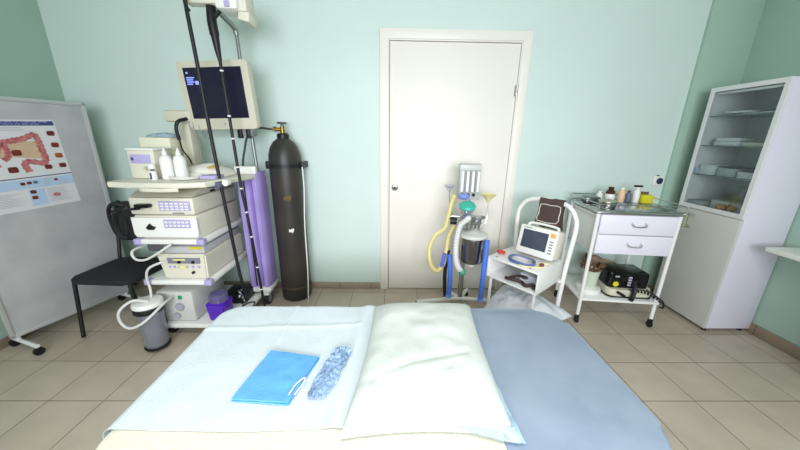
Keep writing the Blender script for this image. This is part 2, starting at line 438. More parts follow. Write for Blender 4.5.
b = B(); b.grid(64, 80, pill(True)); b.grid(64, 80, pill(False)); bmesh.ops.remove_doubles(b.bm, verts=b.bm.verts, dist=.0025)
build('pillowcase', b, PILL, pr, sharp=80)
def hem(u, v):
    # strip of blue film turned out along the right edge and the near right corner
    y = .645 + .725 * v; base = Vector((.348 + .055 * v * v * .7 + .0, y, 0))
    wdt = .012 + .03 * max(0, 1 - v * 2.6)
    x = base.x - .022 + (wdt + .022) * u + .005 * noise.noise(Vector((y * 14, 0, 2)))
    z = ZT + .036 - .022 * u + .008 * noise.noise(Vector((x * 25, y * 16, 9))) * (1 if v < .3 else .4)
    if v < .35: z += .012 * math.sin(v * 30) * u * .5
    return (x, y, max(z, ZT + .014))
build('case_hem', B().grid(8, 60, hem, thick=.001), HEM, pr, label='light blue hem of the pillowcase')
def flap(u, v):
    x = .20 + .168 * u; k = u ** .7
    y = .674 - .036 * k * (1 - v)
    z = ZT + .042 - .020 * (1 - v) * k + .006 * noise.noise(Vector((x * 30, y * 26, 3))) * k
    return (x + .006 * math.sin(v * 5), y, max(z, ZT + .016))
build('case_hem', B().grid(24, 10, flap, thick=.001), HEM, pr, label='light blue near corner of the pillowcase')
# folded blue pack
pk = thing('folded_gown', 'bright blue folded nonwoven pack lying on the pale sheet', 'gown', (-.42, .9, ZT + .016))
q0 = [Vector((-.535, .785, 0)), Vector((-.34, .77, 0)), Vector((-.292, .985, 0)), Vector((-.497, 1.022, 0))]
def layer(z, sx, dz):
    def fn(u, v):
        p = q0[0].lerp(q0[1], u).lerp(q0[3].lerp(q0[2], u), v); c = (q0[0] + q0[2]) / 2
        p = c + (p - c) * sx
        return (p.x, p.y, z + dz * u + .004 * noise.noise(Vector((p.x * 20, p.y * 20, z * 90))) + .003 * math.sin(v * PI))
    return fn
build('folded_layer', B().grid(20, 20, layer(ZT + .020, 1.0, 0), thick=.005), BLUEPK, pk)
build('folded_layer', B().grid(20, 20, layer(ZT + .027, .985, .002), thick=.005), BLUEPK, pk)
q1 = [(-.335, .80), (-.322, .83), (-.308, .85), (-.302, .87)]
build('tie_strap', B().tube([(-.347, .795, ZT + .035), (-.336, .835, ZT + .038), (-.316, .865, ZT + .038), (-.312, .85, ZT + .036), (-.33, .80, ZT + .03)], .0025, seg=6), WHITEP, pk, label='thin white tie strap')
def crumple(u, v):
    x = -.288 + .085 * u + .045 * v - .015 * (1 - v) + .012 * noise.noise(Vector((u * 3, v * 5, 1))) ; y = .785 + .25 * v
    wdt = .55 + .45 * math.sin(v * PI) ** .5
    x = (-.255 + .05 * v) + (x - (-.255 + .05 * v)) * wdt
    z = ZT + .022 + .022 * abs(noise.noise(Vector((u * 5.5, v * 7, 3)))) + .012 * abs(noise.noise(Vector((u * 11, v * 15, 6)))) + .008 * math.sin(u * PI)
    return (x, y, z)
o = build('crumpled_wrapper', B().grid(34, 60, crumple, thick=.0006), BLUEFILM, loc=(-.25, .9, ZT + .016), sharp=18)
tag(o, 'crumpled translucent blue film wrapper between the folded blue pack and the pillow', 'wrapper')

# ------------------------------------------------------------------ whiteboard with poster
bl = Vector((-2.50, 1.70, 0)); LB = .69; ang = math.atan2(.66, .22)
wb = thing('whiteboard', 'large grey-white mobile board in a metal frame at the left wall', 'whiteboard', bl, ang)
Z0, Z1 = .115, 1.60
build('panel', bx(.0, LB, -.008, .008, Z0, Z1, .002), BOARD, wb, False)
b = B()
for x in (0, LB): b.box(x - .013, x + .013, -.014, .014, Z0 - .012, Z1 + .013, .005)
for z in (Z0, Z1): b.box(-.013, LB + .013, -.014, .014, z - .013, z + .013, .005)
build('border_frame', b, FRAMEG, wb, False)
b = B()
for x in (-.0, LB - .0):
    pass
for x in (.03, LB - .03):
    b.tube([(x, .03, .06), (x, .03, 1.2)], .013, smooth=1)
    b.tube([(x, -.17, .062), (x, .1, .062)], .013, smooth=1)
b.tube([(.03, .03, .5), (LB - .03, .03, .5)], .01, smooth=1)
b.tube([(.03, .016, 1.2), (.03, .03, 1.2)], .012, smooth=1)
build('stand', b, WHITE, wb, False)
def caster(x, y, parent, world, r=.026, z=0, w=.011, m=BLACK):
    b = B(); b.cyl((x, y - w, r + z), (x, y + w, r + z), r, seg=20); return build('caster', b, m, parent, world)
for x in (.03, LB - .03):
    for y in (-.17, .1): caster(x, y, wb, False)
p = thing('poster', 'printed colon anatomy poster stuck on the upper whiteboard', 'poster', bl, ang)
yp = -.0095
def flat(poly, k, m, name, label=None, th=.0006):
    b = B(); b.prism(poly, 0, th, fn=lambda x, z, t: (x, yp - k * .0007 - t, z)); return build(name, b, m, p, False, label=label)
flat([(.075, .905), (.528, .925), (.508, 1.487), (.055, 1.468)], 0, PAPER, 'sheet')
b = B(); F = lambda x, z, t: (x, yp - .0007 - t, z)
b.prism([(.075, 1.433), (.503, 1.450), (.501, 1.478), (.073, 1.459)], 0, .0006, fn=F)
build('header_band', b, NAVY, p, False)
b = B()
random.seed(3)
for row, (za, zb, hgt) in enumerate(((1.4525, 1.4695, .0075), (1.4405, 1.4565, .0055))):
    x = .09 + row * .035
    while x < .475 - row * .05:
        for g in range(random.randint(4, 9)):
            w = .0035; z = za + (zb - za) * (x - .075) / .43
            k0 = random.choice((0, 0, .3)); k1 = random.choice((1, 1, .7))
            b.prism([(x, z + hgt * k0), (x + w, z + hgt * k0), (x + w, z + hgt * k1), (x, z + hgt * k1)], 0, .0004, fn=lambda x, z, t: (x, yp - .0015 - t, z)); x += w + .0022
        x += .006
build('header_lettering', b, mat('print_pale_lilac', (176, 180, 212), .6), p, False)
def ribbon(pts, w, k, m, name):
    P = catmull([Vector((q[0], 0, q[1])) for q in pts], 8); b = B()
    vs = []
    for i, q in enumerate(P):
        t = (P[min(i + 1, len(P) - 1)] - P[max(i - 1, 0)]).normalized(); n = Vector((-t.z, 0, t.x))
        ww = w * (1 + .16 * math.sin(i * 1.7))
        vs.append((q + n * ww, q - n * ww))
    y = yp - k * .0007
    for i in range(len(vs) - 1):
        a, c = vs[i], vs[i + 1]
        q = [b.bm.verts.new((v.x, y, v.z)) for v in (a[0], a[1], c[1], c[0])]; b.bm.faces.new(q)
    bmesh.ops.remove_doubles(b.bm, verts=b.bm.verts, dist=1e-5)
    return build(name, b, m, p, False)
flat([(.15, 1.245), (.25, 1.255), (.4, 1.235), (.402, 1.35), (.3, 1.345), (.16, 1.335)], 1, TAN, 'illustration_ground')
ribbon([(.321, 1.155), (.309, 1.20), (.332, 1.222), (.394, 1.208), (.413, 1.235), (.407, 1.306), (.402, 1.363), (.388, 1.388), (.339, 1.365), (.29, 1.352), (.243, 1.342), (.17, 1.335), (.135, 1.34), (.12, 1.30), (.125, 1.22), (.16, 1.18), (.20, 1.215)], .0165, 2, PINKSK, 'colon_illustration')
ribbon([(.225, 1.235), (.25, 1.257), (.252, 1.303), (.238, 1.332), (.215, 1.30), (.20, 1.25)], .014, 3, PINKSK, 'colon_illustration')
for i, (x, z, w) in enumerate([(.473, 1.399, .019), (.478, 1.323, .019), (.482, 1.254, .019), (.486, 1.187, .018), (.413, 1.181, .018), (.29, 1.278, .021), (.251, 1.174, .022), (.305, 1.026, .014), (.305, .988, .014), (.27, 1.083, .011), (.3, 1.086, .011), (.43, 1.094, .009), (.16, 1.11, .015)]):
    pts = [(x + w * math.cos(a) * 1.05 / max(abs(math.cos(a)), abs(math.sin(a)), .82) * .95, z + w * .82 * math.sin(a) / max(abs(math.cos(a)), abs(math.sin(a)), .82)) for a in [k * PI / 12 for k in range(24)]]
    flat(pts, 4, ORBR if i == 2 else REDBR, 'polyp_picture')
flat([(.329 - .01, 1.078), (.329 + .01, 1.078), (.339, 1.096), (.319, 1.096)], 4, mat('print_teal', (70, 120, 130), .6), 'polyp_picture')
flat([(.075, 1.106), (.521, 1.128), (.521, 1.134), (.075, 1.112)], 1, NAVY, 'divider_line')
flat([(.078, 1.04), (.522, 1.058), (.521, 1.117), (.077, 1.100)], 1, LBLUE, 'text_panel')
flat([(.285, .935), (.362, .938), (.362, 1.045), (.285, 1.04)], 1, LBLUE, 'text_panel')
b = B(); random.seed(5)
for (xa, xb, za, zb) in ((.09, .275, .945, 1.03), (.37, .515, .95, 1.045), (.09, .16, 1.375, 1.42), (.2, .44, 1.41, 1.43), (.37, .42, 1.065, 1.11), (.44, .51, 1.065, 1.085)):
    z = za
    while z < zb:
        b.prism([(xa, z), (xa + (xb - xa) * random.uniform(.6, 1), z + .001), (xa + (xb - xa) * .6, z + .004), (xa, z + .0035)], 0, .0003, fn=lambda x, z, t: (x, yp - .0016 - t, z)); z += .0095
build('small_text_lines', b, mat('print_grey', (176, 180, 190), .6), p, False)
flat([(.395, .985), (.43, .98), (.43, 1.0), (.41, 1.006), (.395, 1.0)], 3, PINKSK, 'small_illustration')

# ------------------------------------------------------------------ chair
ch = thing('visitor_chair', 'black fabric chair with black metal legs between the whiteboard and the equipment tower', 'chair', (-1.975, 2.03, 0), math.radians(-3))
def seatf(x, y, z):
    return (x, y, z + .012 * (y * 3) ** 2 - .006 * math.cos(x * 5))
b = B(); b.prism(rrect(-.215, .215, -.2, .2, .05), .425, .462, bev=.014); build('seat', b, DARKF, ch, False)
b = B()
b.prism(rrect(-.2, .2, .60, .90, .05), -.013, .013, fn=lambda x, z, t: (x, .235 + (z - .6) * .16 + t + .035 * (x / .2) ** 2 * -1, z), bev=.006)
build('backrest', b, DARKF, ch, False)
for sx in (-1, 1):
    build('leg', B().tube([(sx * .195, -.175, .43), (sx * .225, -.2, .01)], .0125, smooth=2), BLACK, ch, False)
    build('leg', B().tube([(sx * .2, .215, .9 - .06), (sx * .2, .2, .62), (sx * .195, .165, .45), (sx * .2, .18, .3), (sx * .225, .24, .01)], .0125, smooth=4), BLACK, ch, False)
build('stretcher', B().tube([(-.205, -.14, .41), (.205, -.14, .41)], .01, smooth=1), BLACK, ch, False)
build('stretcher', B().tube([(-.2, .16, .41), (.2, .16, .41)], .01, smooth=1), BLACK, ch, False)

# ------------------------------------------------------------------ endoscopy tower
tw = thing('equipment_trolley', 'tall white shelved equipment trolley with purple side column, left of the black gas cylinder', 'trolley', (-1.43, 2.12, 0))
X0, X1, Y0, Y1 = -1.675, -1.235, 1.83, 2.4
def shelf(z, x0=X0, x1=X1, y0=Y0, y1=Y1, t=.034, caps=True):
    o = build('shelf', bx(x0, x1, y0, y1, z - t, z, .008), WHITEP, tw)
    if caps:
        for xa in (x0 - .003, x1 - .045): build('corner_cap', bx(xa, xa + .048, y0 - .004, y0 + .04, z - t - .002, z + .002, .006), LILAC, o, label='lilac corner cap')
    return o
# base
build('base', bx(X0, -1.12, 1.84, 2.43, .085, .12, .01), WHITEP, tw)
shelf(.465); shelf(.755)
# top tray with a wide front lip
b = B(); b.prism([(-1.745, 1.83), (-1.72, 1.80), (-1.60, 1.80), (-1.55, 1.775), (-1.30, 1.775), (-1.25, 1.80), (-1.16, 1.83), (-1.05, 2.25), (-1.03, 2.40), (-1.10, 2.43), (-1.68, 2.43), (-1.72, 2.3)], 1.095, 1.128, bev=.01)
b.tube([(-1.52, 1.79, 1.085), (-1.48, 1.765, 1.088), (-1.40, 1.758, 1.088), (-1.34, 1.765, 1.088), (-1.30, 1.79, 1.085)], .012, seg=8)
tt = build('top_tray', b, CREAM, tw)
b = B(); b.cyl((-1.075, 2.26, 1.155), (-1.075, 2.245, 1.155), .014, seg=16); b.box(-1.2, -1.04, 2.25, 2.3, 1.128, 1.185, .008)
build('rail_clamp', b, [WHITEP], tt)
for x in (-1.655, -1.255):
    build('rear_post', bx(x - .015, x + .015, 2.395, 2.425, .12, 1.1, .004), GREYP, tw)
# purple column
pc = B()
for i, x in enumerate((-1.172, -1.118, -1.062)):
    pc.prism([(x - .03, 2.33), (x - .028, 2.275), (x - .014, 2.252), (x + .014, 2.252), (x + .028, 2.275), (x + .03, 2.33), (x + .03, 2.40), (x - .03, 2.40)], .19, 1.14, bev=.004)
build('side_column', pc, PURPLE, tw)
build('column_channel', bx(-1.148, -1.14, 2.262, 2.275, .2, 1.13), BLACK, tw, label='dark cable slot in the purple column')
build('column_foot', bx(-1.21, -1.025, 2.24, 2.42, .15, .19, .012), WHITEP, tw)
def bigcaster(x, y):
    b = B(); b.cyl((x - .016, y, .05), (x + .016, y, .05), .05, seg=28)
    b.mi = 1; b.cyl((x - .019, y, .05), (x + .019, y, .05), .03, seg=20); b.box(x - .024, x + .024, y - .02, y + .035, .07, .1, .006); b.cyl((x, y + .01, .1), (x, y + .01, .13), .012)
    return build('caster', b, [BLACK, GREYP], tw)
bigcaster(-1.09, 2.32); bigcaster(-1.63, 2.36); bigcaster(-1.3, 1.92); bigcaster(-1.63, 1.93)
build('outrigger', bx(-1.13, -1.06, 2.27, 2.38, .1, .15, .008), WHITEP, tw)
# pole, hanger arm
b = B(); b.tube([(-1.06, 2.33, 1.12), (-1.075, 2.33, 1.5), (-1.09, 2.33, 2.06)], .012, smooth=3); b.tube([(-1.09, 2.33, 2.06), (-1.095, 2.31, 2.1), (-1.12, 2.18, 2.15)], .017)
build('pole', b, mat('satin_grey_pole', (150, 158, 156), .35, .7), tw)
b = B(); b.box(-1.13, -1.03, 2.24, 2.34, 1.40, 1.455, .01); b.mi = 1; b.box(-1.12, -1.09, 2.22, 2.25, 1.385, 1.45, .004); b.box(-1.06, -1.035, 2.22, 2.25, 1.385, 1.45, .004)
build('monitor_bracket', b, [GREYP, BLACK], tw)
# hanger on top of the pole
hg = thing('scope_hanger', 'white hanger block on the pole above the tall monitor', 'hanger', (-1.05, 2.1, 2.08))
build('hook_bar', bx(-1.23, -1.04, 2.03, 2.1, 2.135, 2.2, .012), CREAM, hg)
b = B(); b.box(-1.045, -.915, 2.0, 2.15, 2.10, 2.22, .02); build('body', b, WHITEP, hg)
build('lilac_plate', bx(-.985, -.955, 1.993, 2.0, 2.11, 2.14, .002), LILAC, hg)
b = B(); b.box(-.95, -.875, 2.03, 2.15, 2.10, 2.20, .01); b.box(-.935, -.87, 2.04, 2.16, 2.055, 2.105, .006, rot=Matrix.Rotation(.2, 3, 'Y')); build('side_plate', b, CREAM, hg)
build('joint', B().cyl((-1.12, 2.18, 2.15), (-1.06, 2.1, 2.14), .022, seg=14), GREYP, hg)
build('hook', B().tube([(-1.215, 2.04, 2.17), (-1.2, 1.99, 2.14), (-1.185, 1.97, 2.1), (-1.175, 1.98, 2.075)], .009, seg=8), BLACK, hg)

# monitor
mn = thing('display_monitor', 'beige framed tall monitor with dark screen mounted above the equipment trolley', 'monitor', (-1.17, 2.25, 1.44))
RM = Matrix.Rotation(-.084, 4, 'Z') @ Matrix.Rotation(.06, 4, 'X') @ Matrix.Rotation(-.027, 4, 'Y')
WM[mn] = Matrix.Translation((-1.215, 2.2, 1.675)) @ RM
mn.location = (-1.215, 2.2, 1.675); mn.rotation_euler = RM.to_euler()
FR = lambda x, z, t: (x, t, z)
build('housing', B().prism(rrect(-.242, .248, -.232, .198, .02), .002, .052, fn=FR, bev=.008).box(-.17, .17, .045, .085, -.17, .14, .02), BEIGE, mn, False)
sc = build('screen', bx(-.201, .201, -.001, .003, -.159, .159, .001), SCREEN, mn, False)
b = B(); y = -.003
b.box(-.182, -.170, y, y + .002, .122, .133)
for i in range(4): b.box(-.186, -.186 + (.055, .045, .05, .038)[i], y, y + .002, .095 - i * .013, .102 - i * .013)
b.box(-.13, -.105, y, y + .002, .056, .078, .001)
build('screen_readout', b, SCRW, sc, False, label='small blue-white text block in the upper left of the screen')
build('power_button', B().lathe((0.02, .003, -.195), [(.006, 0), (.006, .003)], axis=Vector((0, -1, 0)), seg=14), GREYP, mn, False)
# boxy panel left of the monitor, behind the bottles
pn = thing('side_instrument_panel', 'narrow beige upright instrument with a black cable loop, standing left below the monitor', 'instrument', (-1.5, 2.3, 1.128))
build('column_body', bx(-1.555, -1.475, 2.26, 2.36, 1.128, 1.50, .01), BEIGE, pn)
build('head_block', bx(-1.62, -1.43, 2.22, 2.37, 1.49, 1.565, .015), BEIGE, pn)
build('cable_loop', B().tube([(-1.455, 2.22, 1.51), (-1.485, 2.17, 1.49), (-1.50, 2.16, 1.44), (-1.5, 2.17, 1.37)], .012, seg=8).tube([(-1.5, 2.17, 1.37), (-1.49, 2.17, 1.3), (-1.465, 2.18, 1.25), (-1.46, 2.2, 1.2)], .005, seg=6), BLACK, pn)
b = B()
for i, x in enumerate((-1.43, -1.39, -1.35)): b.tube([(x, 2.235, 1.50), (x + .01, 2.225, 1.42), (x + .022, 2.23, 1.37)], .003, seg=6)
build('thin_lead', b, GREYP, pn)

# devices in the trolley --------------------------------------------------
vp = thing('video_processor', 'cream video processor with lilac keypad, upper device directly under the trolley top tray', 'medical device', (-1.44, 2.05, .916))
build('housing', bx(-1.665, -1.265, 1.845, 2.36, .916, 1.025, .012), CREAM, vp)
build('sloping_cover', B().prism([(1.85, 1.03), (1.99, 1.085), (2.36, 1.085), (2.36, 1.03)], -1.66, -1.27, fn=lambda y, z, x: (x, y, z), bev=.004), BEIGE, vp)
build('keypad', bx(-1.475, -1.285, 1.838, 1.846, .945, 1.005, .002), LILAC, vp, label='lilac keypad panel')
b = B(); b.box(-1.60, -1.515, 1.80, 1.84, .968, .992, .006); b.cyl((-1.56, 1.79, .97), (-1.64, 1.83, .955), .009); build('scope_connector', b, BLACKG, vp)
build('slot', bx(-1.40, -1.33, 1.8405, 1.8455, .925, .932), GREYGR, vp)
b = B()
for i in range(3):
    for j in range(6): b.box(-1.465 + j * .03, -1.445 + j * .03, 1.8355, 1.8385, .95 + i * .018, .96 + i * .018, .001)
build('key', b, WHITEP, vp)
ls = thing('light_source', 'large cream light source box with notched front, second device from the trolley top', 'medical device', (-1.44, 2.05, .757))
build('housing', bx(-1.66, -1.262, 1.85, 2.36, .757, .912, .014), CREAM, ls)
b = B(); b.prism([(-1.665, .79), (-1.65, .768), (-1.27, .768), (-1.257, .79), (-1.257, .9), (-1.665, .9)], 0, .018, fn=lambda x, z, t: (x, 1.851 - t, z), bev=.005); build('front_panel', b, WHITEP, ls)
build('keypad', bx(-1.46, -1.295, 1.827, 1.834, .835, .89, .002), LILAC, ls, label='lilac keypad panel')
b = B()
for i in range(2):
    for j in range(6): b.box(-1.452 + j * .026, -1.434 + j * .026, 1.8245, 1.8275, .845 + i * .022, .857 + i * .022, .001)
build('key', b, WHITEP, ls)
build('scope_port', B().prism([(-1.575, .835), (-1.56, .822), (-1.53, .822), (-1.515, .84), (-1.535, .846), (-1.55, .862)], 0, .012, fn=lambda x, z, t: (x, 1.834 - t, z)), BLACK, ls)
b = B()
for k in range(1): b.tube([(-1.72, 1.84, 1.0), (-1.70, 1.80, .98), (-1.66, 1.79, .965), (-1.64, 1.80, .975)], .012, seg=8)
b.tube([(-1.66, 1.80, .97), (-1.72, 1.80, .93), (-1.745, 1.81, .86), (-1.735, 1.82, .79), (-1.69, 1.82, .77)], .013, seg=8)
b.tube([(-1.64, 1.79, .985), (-1.70, 1.78, 1.0), (-1.755, 1.80, .95), (-1.765, 1.81, .86), (-1.75, 1.82, .78), (-1.70, 1.83, .80), (-1.69, 1.82, .9), (-1.67, 1.80, .96)], .011, seg=8)
o = build('scope_cable_bundle', b, BLACK, loc=(-1.7, 1.8, .77)); tag(o, 'bundle of black cables looping off the left front of the two cream devices', 'cable')
rc = thing('recorder', 'thin grey recorder with a yellow label on the middle trolley shelf gap', 'medical device', (-1.44, 2.05, .6))
build('housing', bx(-1.53, -1.265, 1.87, 2.33, .645, .695, .006), mat('silver_grey_case', (190, 190, 192), .4), rc)
build('yellow_label', bx(-1.36, -1.28, 1.866, 1.871, .676, .692), YEL, rc, label='yellow strip label')
b = B(); b.box(-1.66, -1.535, 1.9, 2.2, .645, .70, .006); build('dark_module', b, mat('dark_module_grey', (92, 92, 96), .5), rc)
es = thing('electrosurgical_unit', 'cream electrosurgical unit with sloping sides and dark control strip, on lower trolley shelf', 'medical device', (-1.42, 2.05, .466))
b = B(); t = bmesh.new(); bmesh.ops.create_cube(t, size=1)
for v in t.verts:
    top = v.co.z > 0; x = (-1.575 if top else -1.545) if v.co.x < 0 else (-1.255 if top else -1.26)
    v.co = Vector((x, 1.85 if v.co.y < 0 else 2.34, .643 if top else .47))
bmesh.ops.bevel(t, geom=t.edges[:], offset=.01, segments=2, affect='EDGES'); b._merge(t)
build('housing', b, CREAM, es)
b = B(); b.box(-1.50, -1.29, 1.838, 1.852, .585, .622, .002); b.mi = 1
for x in (-1.42, -1.33): b.cyl((x, 1.83, .597), (x, 1.84, .597), .010, seg=12)
b.mi = 2; b.box(-1.46, -1.38, 1.835, 1.84, .608, .617)
build('control_strip', b, [GREYGR, BLACKG, PYEL], es, label='dark control strip with black knobs')
b = B()
for i, x in enumerate((-1.50, -1.47, -1.44, -1.39, -1.35, -1.31)): b.box(x, x + .014, 1.84, 1.848, .552, .566, .002)
b.mi = 1; b.cyl((-1.345, 1.835, .52), (-1.345, 1.85, .52), .009, seg=12); b.mi = 2; b.box(-1.44, -1.385, 1.841, 1.847, .548, .57)
build('button_row', b, [LILAC, BLACK, PYEL], es)
sp = thing('suction_pump', 'light grey pump box with green switch on the bottom of the trolley behind the jar', 'pump', (-1.5, 2.05, .12))
build('housing', bx(-1.655, -1.405, 1.865, 2.25, .13, .36, .014), mat('pump_grey', (204, 204, 200), .45), sp)
build('rubber_feet', B().box(-1.64, -1.42, 1.9, 1.92, .12, .131).box(-1.64, -1.42, 2.2, 2.22, .12, .131), BLACK, sp)
b = B(); b.box(-1.50, -1.475, 1.858, 1.867, .305, .332, .002); build('green_switch', b, mat('green_switch', (30, 140, 90), .4, emit=(20, 150, 90), estr=.2), sp, label='small green rocker switch')
for x, z, r in ((-1.50, .245, .03), (-1.53, .175, .024)):
    g = build('gauge', B().lathe((x, 1.865, z), [(r, 0), (r, .008), (r * .8, .011)], axis=Vector((0, -1, 0))), GREYP, sp)
    build('gauge_face', B().lathe((x, 1.853, z), [(r * .75, 0), (r * .75, .002)], axis=Vector((0, -1, 0))), mat('gauge_lilac', (176, 170, 186), .3), g)
vj = thing('suction_jar', 'clear suction jar with white lid hung at the front left foot of the trolley', 'jar', (-1.61, 1.745, .02))
build('canister', B().lathe((-1.61, 1.745, .035), [(.062, 0), (.068, .01), (.076, .28), (.08, .30), (.074, .30), (.07, .28), (.062, .012), (0, .01)]), CLEARP, vj)
build('lid', B().lathe((-1.61, 1.745, .335), [(.084, 0), (.086, .012), (.08, .028), (.04, .034), (.0, .034)]), WHITEP, vj)
build('liquid_liner', B().lathe((-1.61, 1.745, .05), [(.055, 0), (.062, .02), (.066, .16), (.0, .16)]), thin_glass('smoky_grey_liner', (226, 220, 232), .02, .2, .12, (186, 180, 196)), vj)
b = B(); b.lathe((-1.61, 1.745, .02), [(.07, 0), (.074, .012), (.0, .014)]); b.lathe((-1.61, 1.745, .295), [(.083, 0), (.086, .005), (.083, .03), (.082, .031)], seg=32); b.box(-1.69, -1.682, 1.735, 1.755, .02, .30); b.box(-1.62, -1.60, 1.815, 1.85, .09, .30)
build('holder', b, BLACK, vj)
b = B(); b.tube([(-1.58, 1.72, .37), (-1.64, 1.68, .40), (-1.70, 1.64, .35), (-1.71, 1.64, .27), (-1.65, 1.63, .235), (-1.57, 1.65, .27), (-1.52, 1.74, .33), (-1.525, 1.83, .335), (-1.53, 1.86, .33)], .0085, seg=8)
b.tube([(-1.6, 1.77, .37), (-1.62, 1.80, .42), (-1.625, 1.80, .50), (-1.59, 1.79, .57), (-1.53, 1.81, .60), (-1.50, 1.84, .60)], .0075, seg=8)
o = build('suction_hose', b, WHH, loc=(-1.6, 1.75, .37)); tag(o, 'translucent white suction hose looping from the jar lid to the pump', 'hose')
o = build('looped_cable', B().tube([(-1.65, 1.88, .70), (-1.665, 1.79, .69), (-1.64, 1.77, .645), (-1.58, 1.77, .64), (-1.50, 1.77, .68), (-1.42, 1.80, .735)], .0075, seg=8), WHH, loc=(-1.6, 1.8, .65))
tag(o, 'grey cord looping in front of the middle trolley shelf', 'cable')
pb = thing('purple_container', 'bright purple container with a clear lid on the right of the trolley base', 'container', (-1.24, 1.9, .12))
b = B(); t = bmesh.new(); bmesh.ops.create_cube(t, size=1)
for v in t.verts:
    top = v.co.z > 0; s_ = 1 if top else .82
    v.co = Vector((-1.262 + v.co.x * .135 * s_, 1.925 + v.co.y * .13 * s_, .265 if top else .122))
bmesh.ops.bevel(t, geom=t.edges[:], offset=.01, segments=2, affect='EDGES'); b._merge(t); build('body', b, VIOLET, pb)
build('clear_lid', B().lathe((-1.262, 1.925, .266), [(.062, 0), (.06, .045), (.05, .055), (.0, .055)]), thin_glass('lilac_clear_lid', (190, 176, 226), .05, .1, .25, (170, 160, 210)), pb)
fp = thing('foot_pedal', 'black foot pedal with chrome parts and cord at the back of the trolley base', 'pedal', (-1.24, 2.15, .12))
build('pedal_base', bx(-1.36, -1.17, 2.1, 2.3, .121, .2, .02), BLACK, fp)
build('pedal_dome', B().ball((-1.22, 2.16, .22), .05, (1, 1, .8)), BLACKG, fp)
b = B(); b.tube([(-1.2, 2.08, .25), (-1.17, 2.06, .22), (-1.17, 2.08, .16)], .007, seg=8); b.ball((-1.205, 2.09, .2), .014); build('chrome_fitting', b, CHROME, fp)
build('cord', B().tube([(-1.2, 2.1, .15), (-1.14, 2.02, .14), (-1.10, 2.05, .13), (-1.11, 2.12, .13), (-1.16, 2.1, .13), (-1.2, 2.0, .125)], .005, seg=6), BLACK, fp)

# things on the trolley top -------------------------------------------------
ZTT = 1.129
bxw = thing('white_device_box', 'white box with a lilac label on the left end of the trolley top', 'box', (-1.63, 2.0, ZTT))
build('body', bx(-1.70, -1.535, 1.96, 2.12, ZTT, 1.305, .006), CREAM, bxw)
build('lid_edge', bx(-1.705, -1.53, 1.955, 2.125, 1.305, 1.318, .004), WHITEP, bxw)
build('lilac_label', bx(-1.685, -1.56, 1.955, 1.961, 1.225, 1.28, .001), LILAC, bxw)
build('spout', B().cyl((-1.585, 1.925, 1.195), (-1.58, 1.96, 1.20), .01, seg=12), BEIGE, bxw)
build('printed_dot', bx(-1.678, -1.663, 1.953, 1.9555, 1.243, 1.262, .0005), NAVY, bxw)
wb2 = thing('glove_box', 'flat cream carton lying behind the lilac-labelled box on the trolley top', 'box', (-1.67, 2.25, ZTT))
build('carton', bx(-1.785, -1.575, 2.18, 2.34, ZTT, 1.382, .005), mat('carton_cream', (232, 230, 206), .6), wb2)
def packf(u, v):
    return (-1.755 + .19 * u, 2.2 + .12 * v, 1.385 + .026 * math.sin(u * PI) ** .4 * math.sin(v * PI) ** .4 + .012 * abs(noise.noise(Vector((u * 6, v * 5, 2)))))
o = build('blue_grey_packet', B().grid(22, 14, packf, thick=.003), mat('grey_blue_film', (168, 190, 206), .4, var=.25, scale=20), loc=(-1.66, 2.25, 1.384))
tag(o, 'soft grey-blue packet on top of the flat cream carton', 'packet')
def sprayb(x, y, lab):
    r = thing('white_bottle', lab, 'bottle', (x, y, ZTT), group='white squeeze bottles on the trolley top')
    build('body', B().lathe((x, y, ZTT), [(.034, 0), (.036, .01), (.036, .115), (.028, .14), (.014, .15)]), WHITEP, r)
    build('cap', B().lathe((x, y, ZTT + .148), [(.014, 0), (.014, .018), (.006, .034), (.004, .045), (0, .045)]), WHITEP, r)
    return r
s1 = sprayb(-1.472, 1.97, 'left of the two white squeeze bottles on the trolley top')
dup(s1, (-1.396, 1.985, ZTT), 'right of the two white squeeze bottles on the trolley top')
sm = thing('small_vial', 'small white-capped vial with dark neck in front of the two squeeze bottles', 'vial', (-1.525, 1.91, ZTT))
build('body', B().lathe((-1.515, 1.90, ZTT), [(.018, 0), (.019, .005), (.019, .045), (.009, .058)]), WHITEP, sm)
build('neck', B().lathe((-1.515, 1.90, ZTT + .056), [(.010, 0), (.010, .012)]), BLACK, sm)
build('cap', B().lathe((-1.515, 1.90, ZTT + .068), [(.018, 0), (.019, .006), (.018, .026), (.008, .034), (0, .035)]), WHITEP, sm)
build('label_stripe', bx(-1.521, -1.511, 1.879, 1.8822, ZTT + .006, ZTT + .045), NAVY, sm)
o = build('kidney_dish', B().lathe((-1.36, 1.97, ZTT), [(.06, 0), (.085, .004), (.098, .022), (.094, .022), (.08, .008), (.0, .006)]), WHITEP, loc=(-1.36, 1.97, ZTT)); tag(o, 'shallow white dish on the front of the trolley top', 'dish')
def towf(u, v):
    x = -1.50 + .33 * u; y = 2.08 + .17 * v
    h = (math.sin(min(max(u, .0), 1) * PI) ** .35) * (math.sin(v * PI) ** .4)
    return (x, y, ZTT + .002 + 0.075 * h + .012 * noise.noise(Vector((x * 14, y * 14, 1))) * h)
o = build('folded_towel', B().grid(40, 20, towf, thick=.002), TOWEL, loc=(-1.36, 2.17, ZTT)); tag(o, 'rolled white towel lying across the trolley top behind the dish', 'towel')
def ylf(u, v):
    return (-1.30 + .07 * u, 2.095 + .1 * v, ZTT + .062 + .012 * math.sin(u * PI) * math.sin(v * PI) + .006 * noise.noise(Vector((u * 5, v * 5, 0))))
o = build('yellow_glove', B().grid(12, 12, ylf, thick=.004), mat('mustard_rubber', (214, 184, 96), .5), loc=(-1.26, 2.15, ZTT + .06)); tag(o, 'mustard yellow rubber scrap on the white towel', 'glove')
